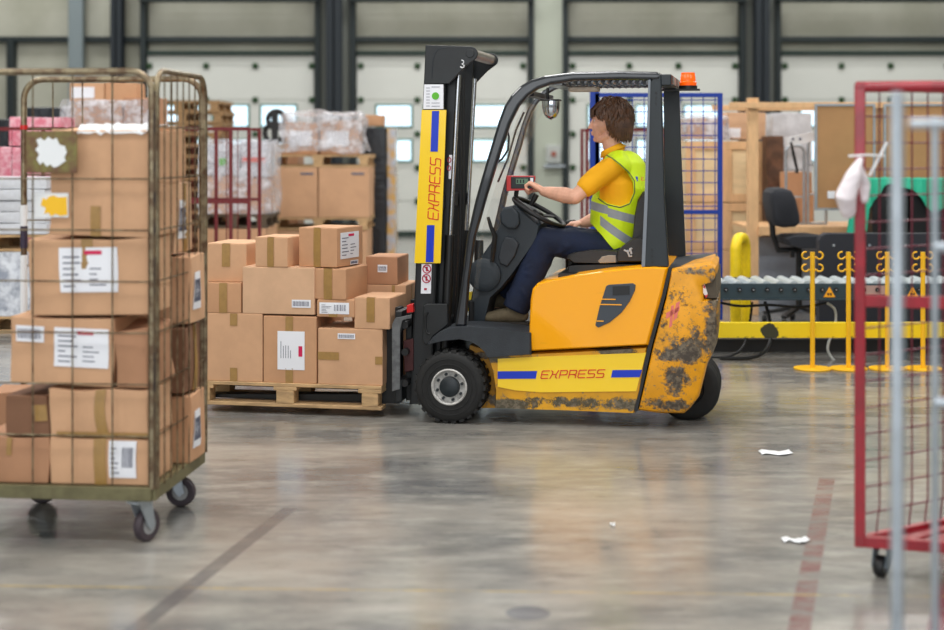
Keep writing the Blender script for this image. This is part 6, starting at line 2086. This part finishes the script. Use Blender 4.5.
def mesh_side(a, b_, name):
    a, b_ = Vector(a), Vector(b_)
    m1 = MB()
    m1.bar(a + Vector((0, 0, zT2)), b_ + Vector((0, 0, zT2)), 0.03, 0.03)
    m1.bx(b_.x - .015, b_.x + .015, b_.y - .015, b_.y + .015, zB2, zT2 + .01)
    p = m1.build(name, M_cred, rg, bevel=0.003)
    w = MB()
    n = 8
    for i in range(1, n):
        q = a.lerp(b_, i / n)
        w.tube([q + Vector((0, 0, zB2)), q + Vector((0, 0, zB2 + .04)), q + Vector((0.01, 0.01, zB2 + 0.12)), q + Vector((0.01, 0.01, zT2))], 0.0032, 6)
    z = zB2 + 0.10
    while z < zT2 - 0.05:
        w.tube([a + Vector((0.01, 0.01, z)), b_ + Vector((0, 0, z))], 0.0032, 6)
        z += 0.1
    w.build('wire_mesh', mat('mesh_wine', rgb(100, 10, 40), 0.4), p)
mesh_side((0, 0, 0), bl, 'mesh_side')
mesh_side((WF, 0, 0), br, 'mesh_side')
w = MB()
mesh_side(bl, br, 'mesh_back')
for x, y, yw in ((0.075, 0.04, 70), (WF - 0.12, 0.05, 100), (bl.x + .02, bl.y - 0.07, 60), (br.x - .02, br.y - 0.07, 20)):
    caster(rg, (x, y, 0.0405), R(yw), r=0.0405, top=0.128, wmat=M_blk, fmat=mat('caster_blue_grey', rgb(96, 110, 120), 0.4, 0.4))
# white bag tied on the red post
bgp = at(852, 184, 5.60)
bgl = MB()
bgl.limb([(0.03, 0.0, 0.09), (0.0, -0.02, 0.03), (-0.03, -0.02, -0.05), (-0.015, 0, -0.10)], [(0.02, 0.012), (0.035, 0.03), (0.045, 0.04), (0.03, 0.03)], seg=14)
bgl.limb([(0.03, 0.0, 0.06), (0.055, 0.03, -0.0), (0.055, 0.03, -0.06)], [(0.02, 0.012), (0.026, 0.022), (0.02, 0.015)], seg=12)
bo = bgl.build('plastic_bag', mat('bag_white', rgb(236, 226, 230), 0.35, bump=0.8, bscale=30), None, loc=bgp)
remesh(bo, 0.006, 1)
tag(bo, 'crumpled white plastic bag tied to the red cage post', 'bag')
tag(MB().tube([(-0.05, -0.03, 0), (0.02, -0.028, 0.004), (0.09, -0.005, 0.0)], 0.004, 6).tube([(0.03, -0.02, -0.075), (0.10, 0.0, 0.05)], 0.005, 6).build('string', M_white, None, loc=at(860, 156, 5.62)), 'white string wound round the red cage post above the bag', 'string')

# galvanised cage nearest the camera, right edge
gd = 3.5
GA = Vector((gx(897, gd), gd))
gcg = empty('roll_cage', (GA.x, GA.y, 0), R(-26), 'galvanised grey roll cage nearest the camera, cut by the right edge', 'roll cage')
zt = gz(92, gd)
MB().tube([(0, 0, 0.16), (0, 0, zt - 0.01), (0, 0, zt)], [0.0155, 0.0155, 0.010], 14).build('corner_post', M_galv, gcg)
MB().cyl((0.03, 0, gz(124, gd)), (0.8, 0, gz(124, gd)), 0.012, 12).build('top_bar', M_galv, gcg)
for z in (gz(247, 4.0), gz(402, 4.0)):
    MB().cyl((0.0, 0.55, z), (0.8, 0.55, z), 0.014, 12).build('rear_crossbar', M_galv, gcg)
for x in (0.06, 0.36, 0.62):
    MB().cyl((x, 0.55, 0.2), (x, 0.55, gz(124, gd)), 0.009, 10).build('upright', M_galv, gcg)
MB().cyl((0.80, 0, 0.16), (0.80, 0, zt), 0.0155, 12).build('corner_post', M_galv, gcg)
for x in (0.0, 0.8):
    MB().cyl((x, 0.55, 0.16), (x, 0.55, zt - 0.05), 0.010, 12).build('corner_post', M_galv, gcg)
    MB().bar((x, 0, 0.18), (x, 0.55, 0.18), 0.03, 0.04).build('base_rail', M_galv, gcg)
for y in (0, 0.55):
    MB().bar((0, y, 0.18), (0.8, y, 0.18), 0.03, 0.04).build('base_rail', M_galv, gcg)
for x in (0.05, 0.74):
    for y in (0.05, 0.5):
        caster(gcg, (x, y, 0.05), 0.4, r=0.05, top=0.16)

# ------------------------------------------------------------------ litter
def litter(px, py, w, dpt, label, seed, m=M_white):
    dd = FP * CH / (py - HY)
    mb = MB()
    n = 8
    r = random.Random(seed)
    g = [[mb.b.verts.new((w * (i / n - .5), dpt * (j / 3 - .5) + 0.02 * math.sin(i), 0.003 + abs(0.012 * noise.noise(Vector((i * .7, j * .8, seed)))))) for j in range(4)] for i in range(n + 1)]
    for i in range(n):
        for j in range(3):
            mb._f([g[i][j], g[i + 1][j], g[i + 1][j + 1], g[i][j + 1]])
    o = mb.build('paper_scrap', m, None, loc=(gx(px, dd), dd, 0.001), rot=R(seed * 7 % 20))
    o.modifiers.new('s', 'SOLIDIFY').thickness = 0.001
    tag(o, label, 'paper')
litter(776, 453.5, 0.17, 0.10, 'curled white paper scrap on the floor behind the faded red line', 3)
litter(796, 541.5, 0.11, 0.06, 'flat white paper scrap on the floor beside the faded red line', 6)
litter(613, 526, 0.02, 0.03, 'tiny white speck of paper on the floor in front of the forklift', 9)
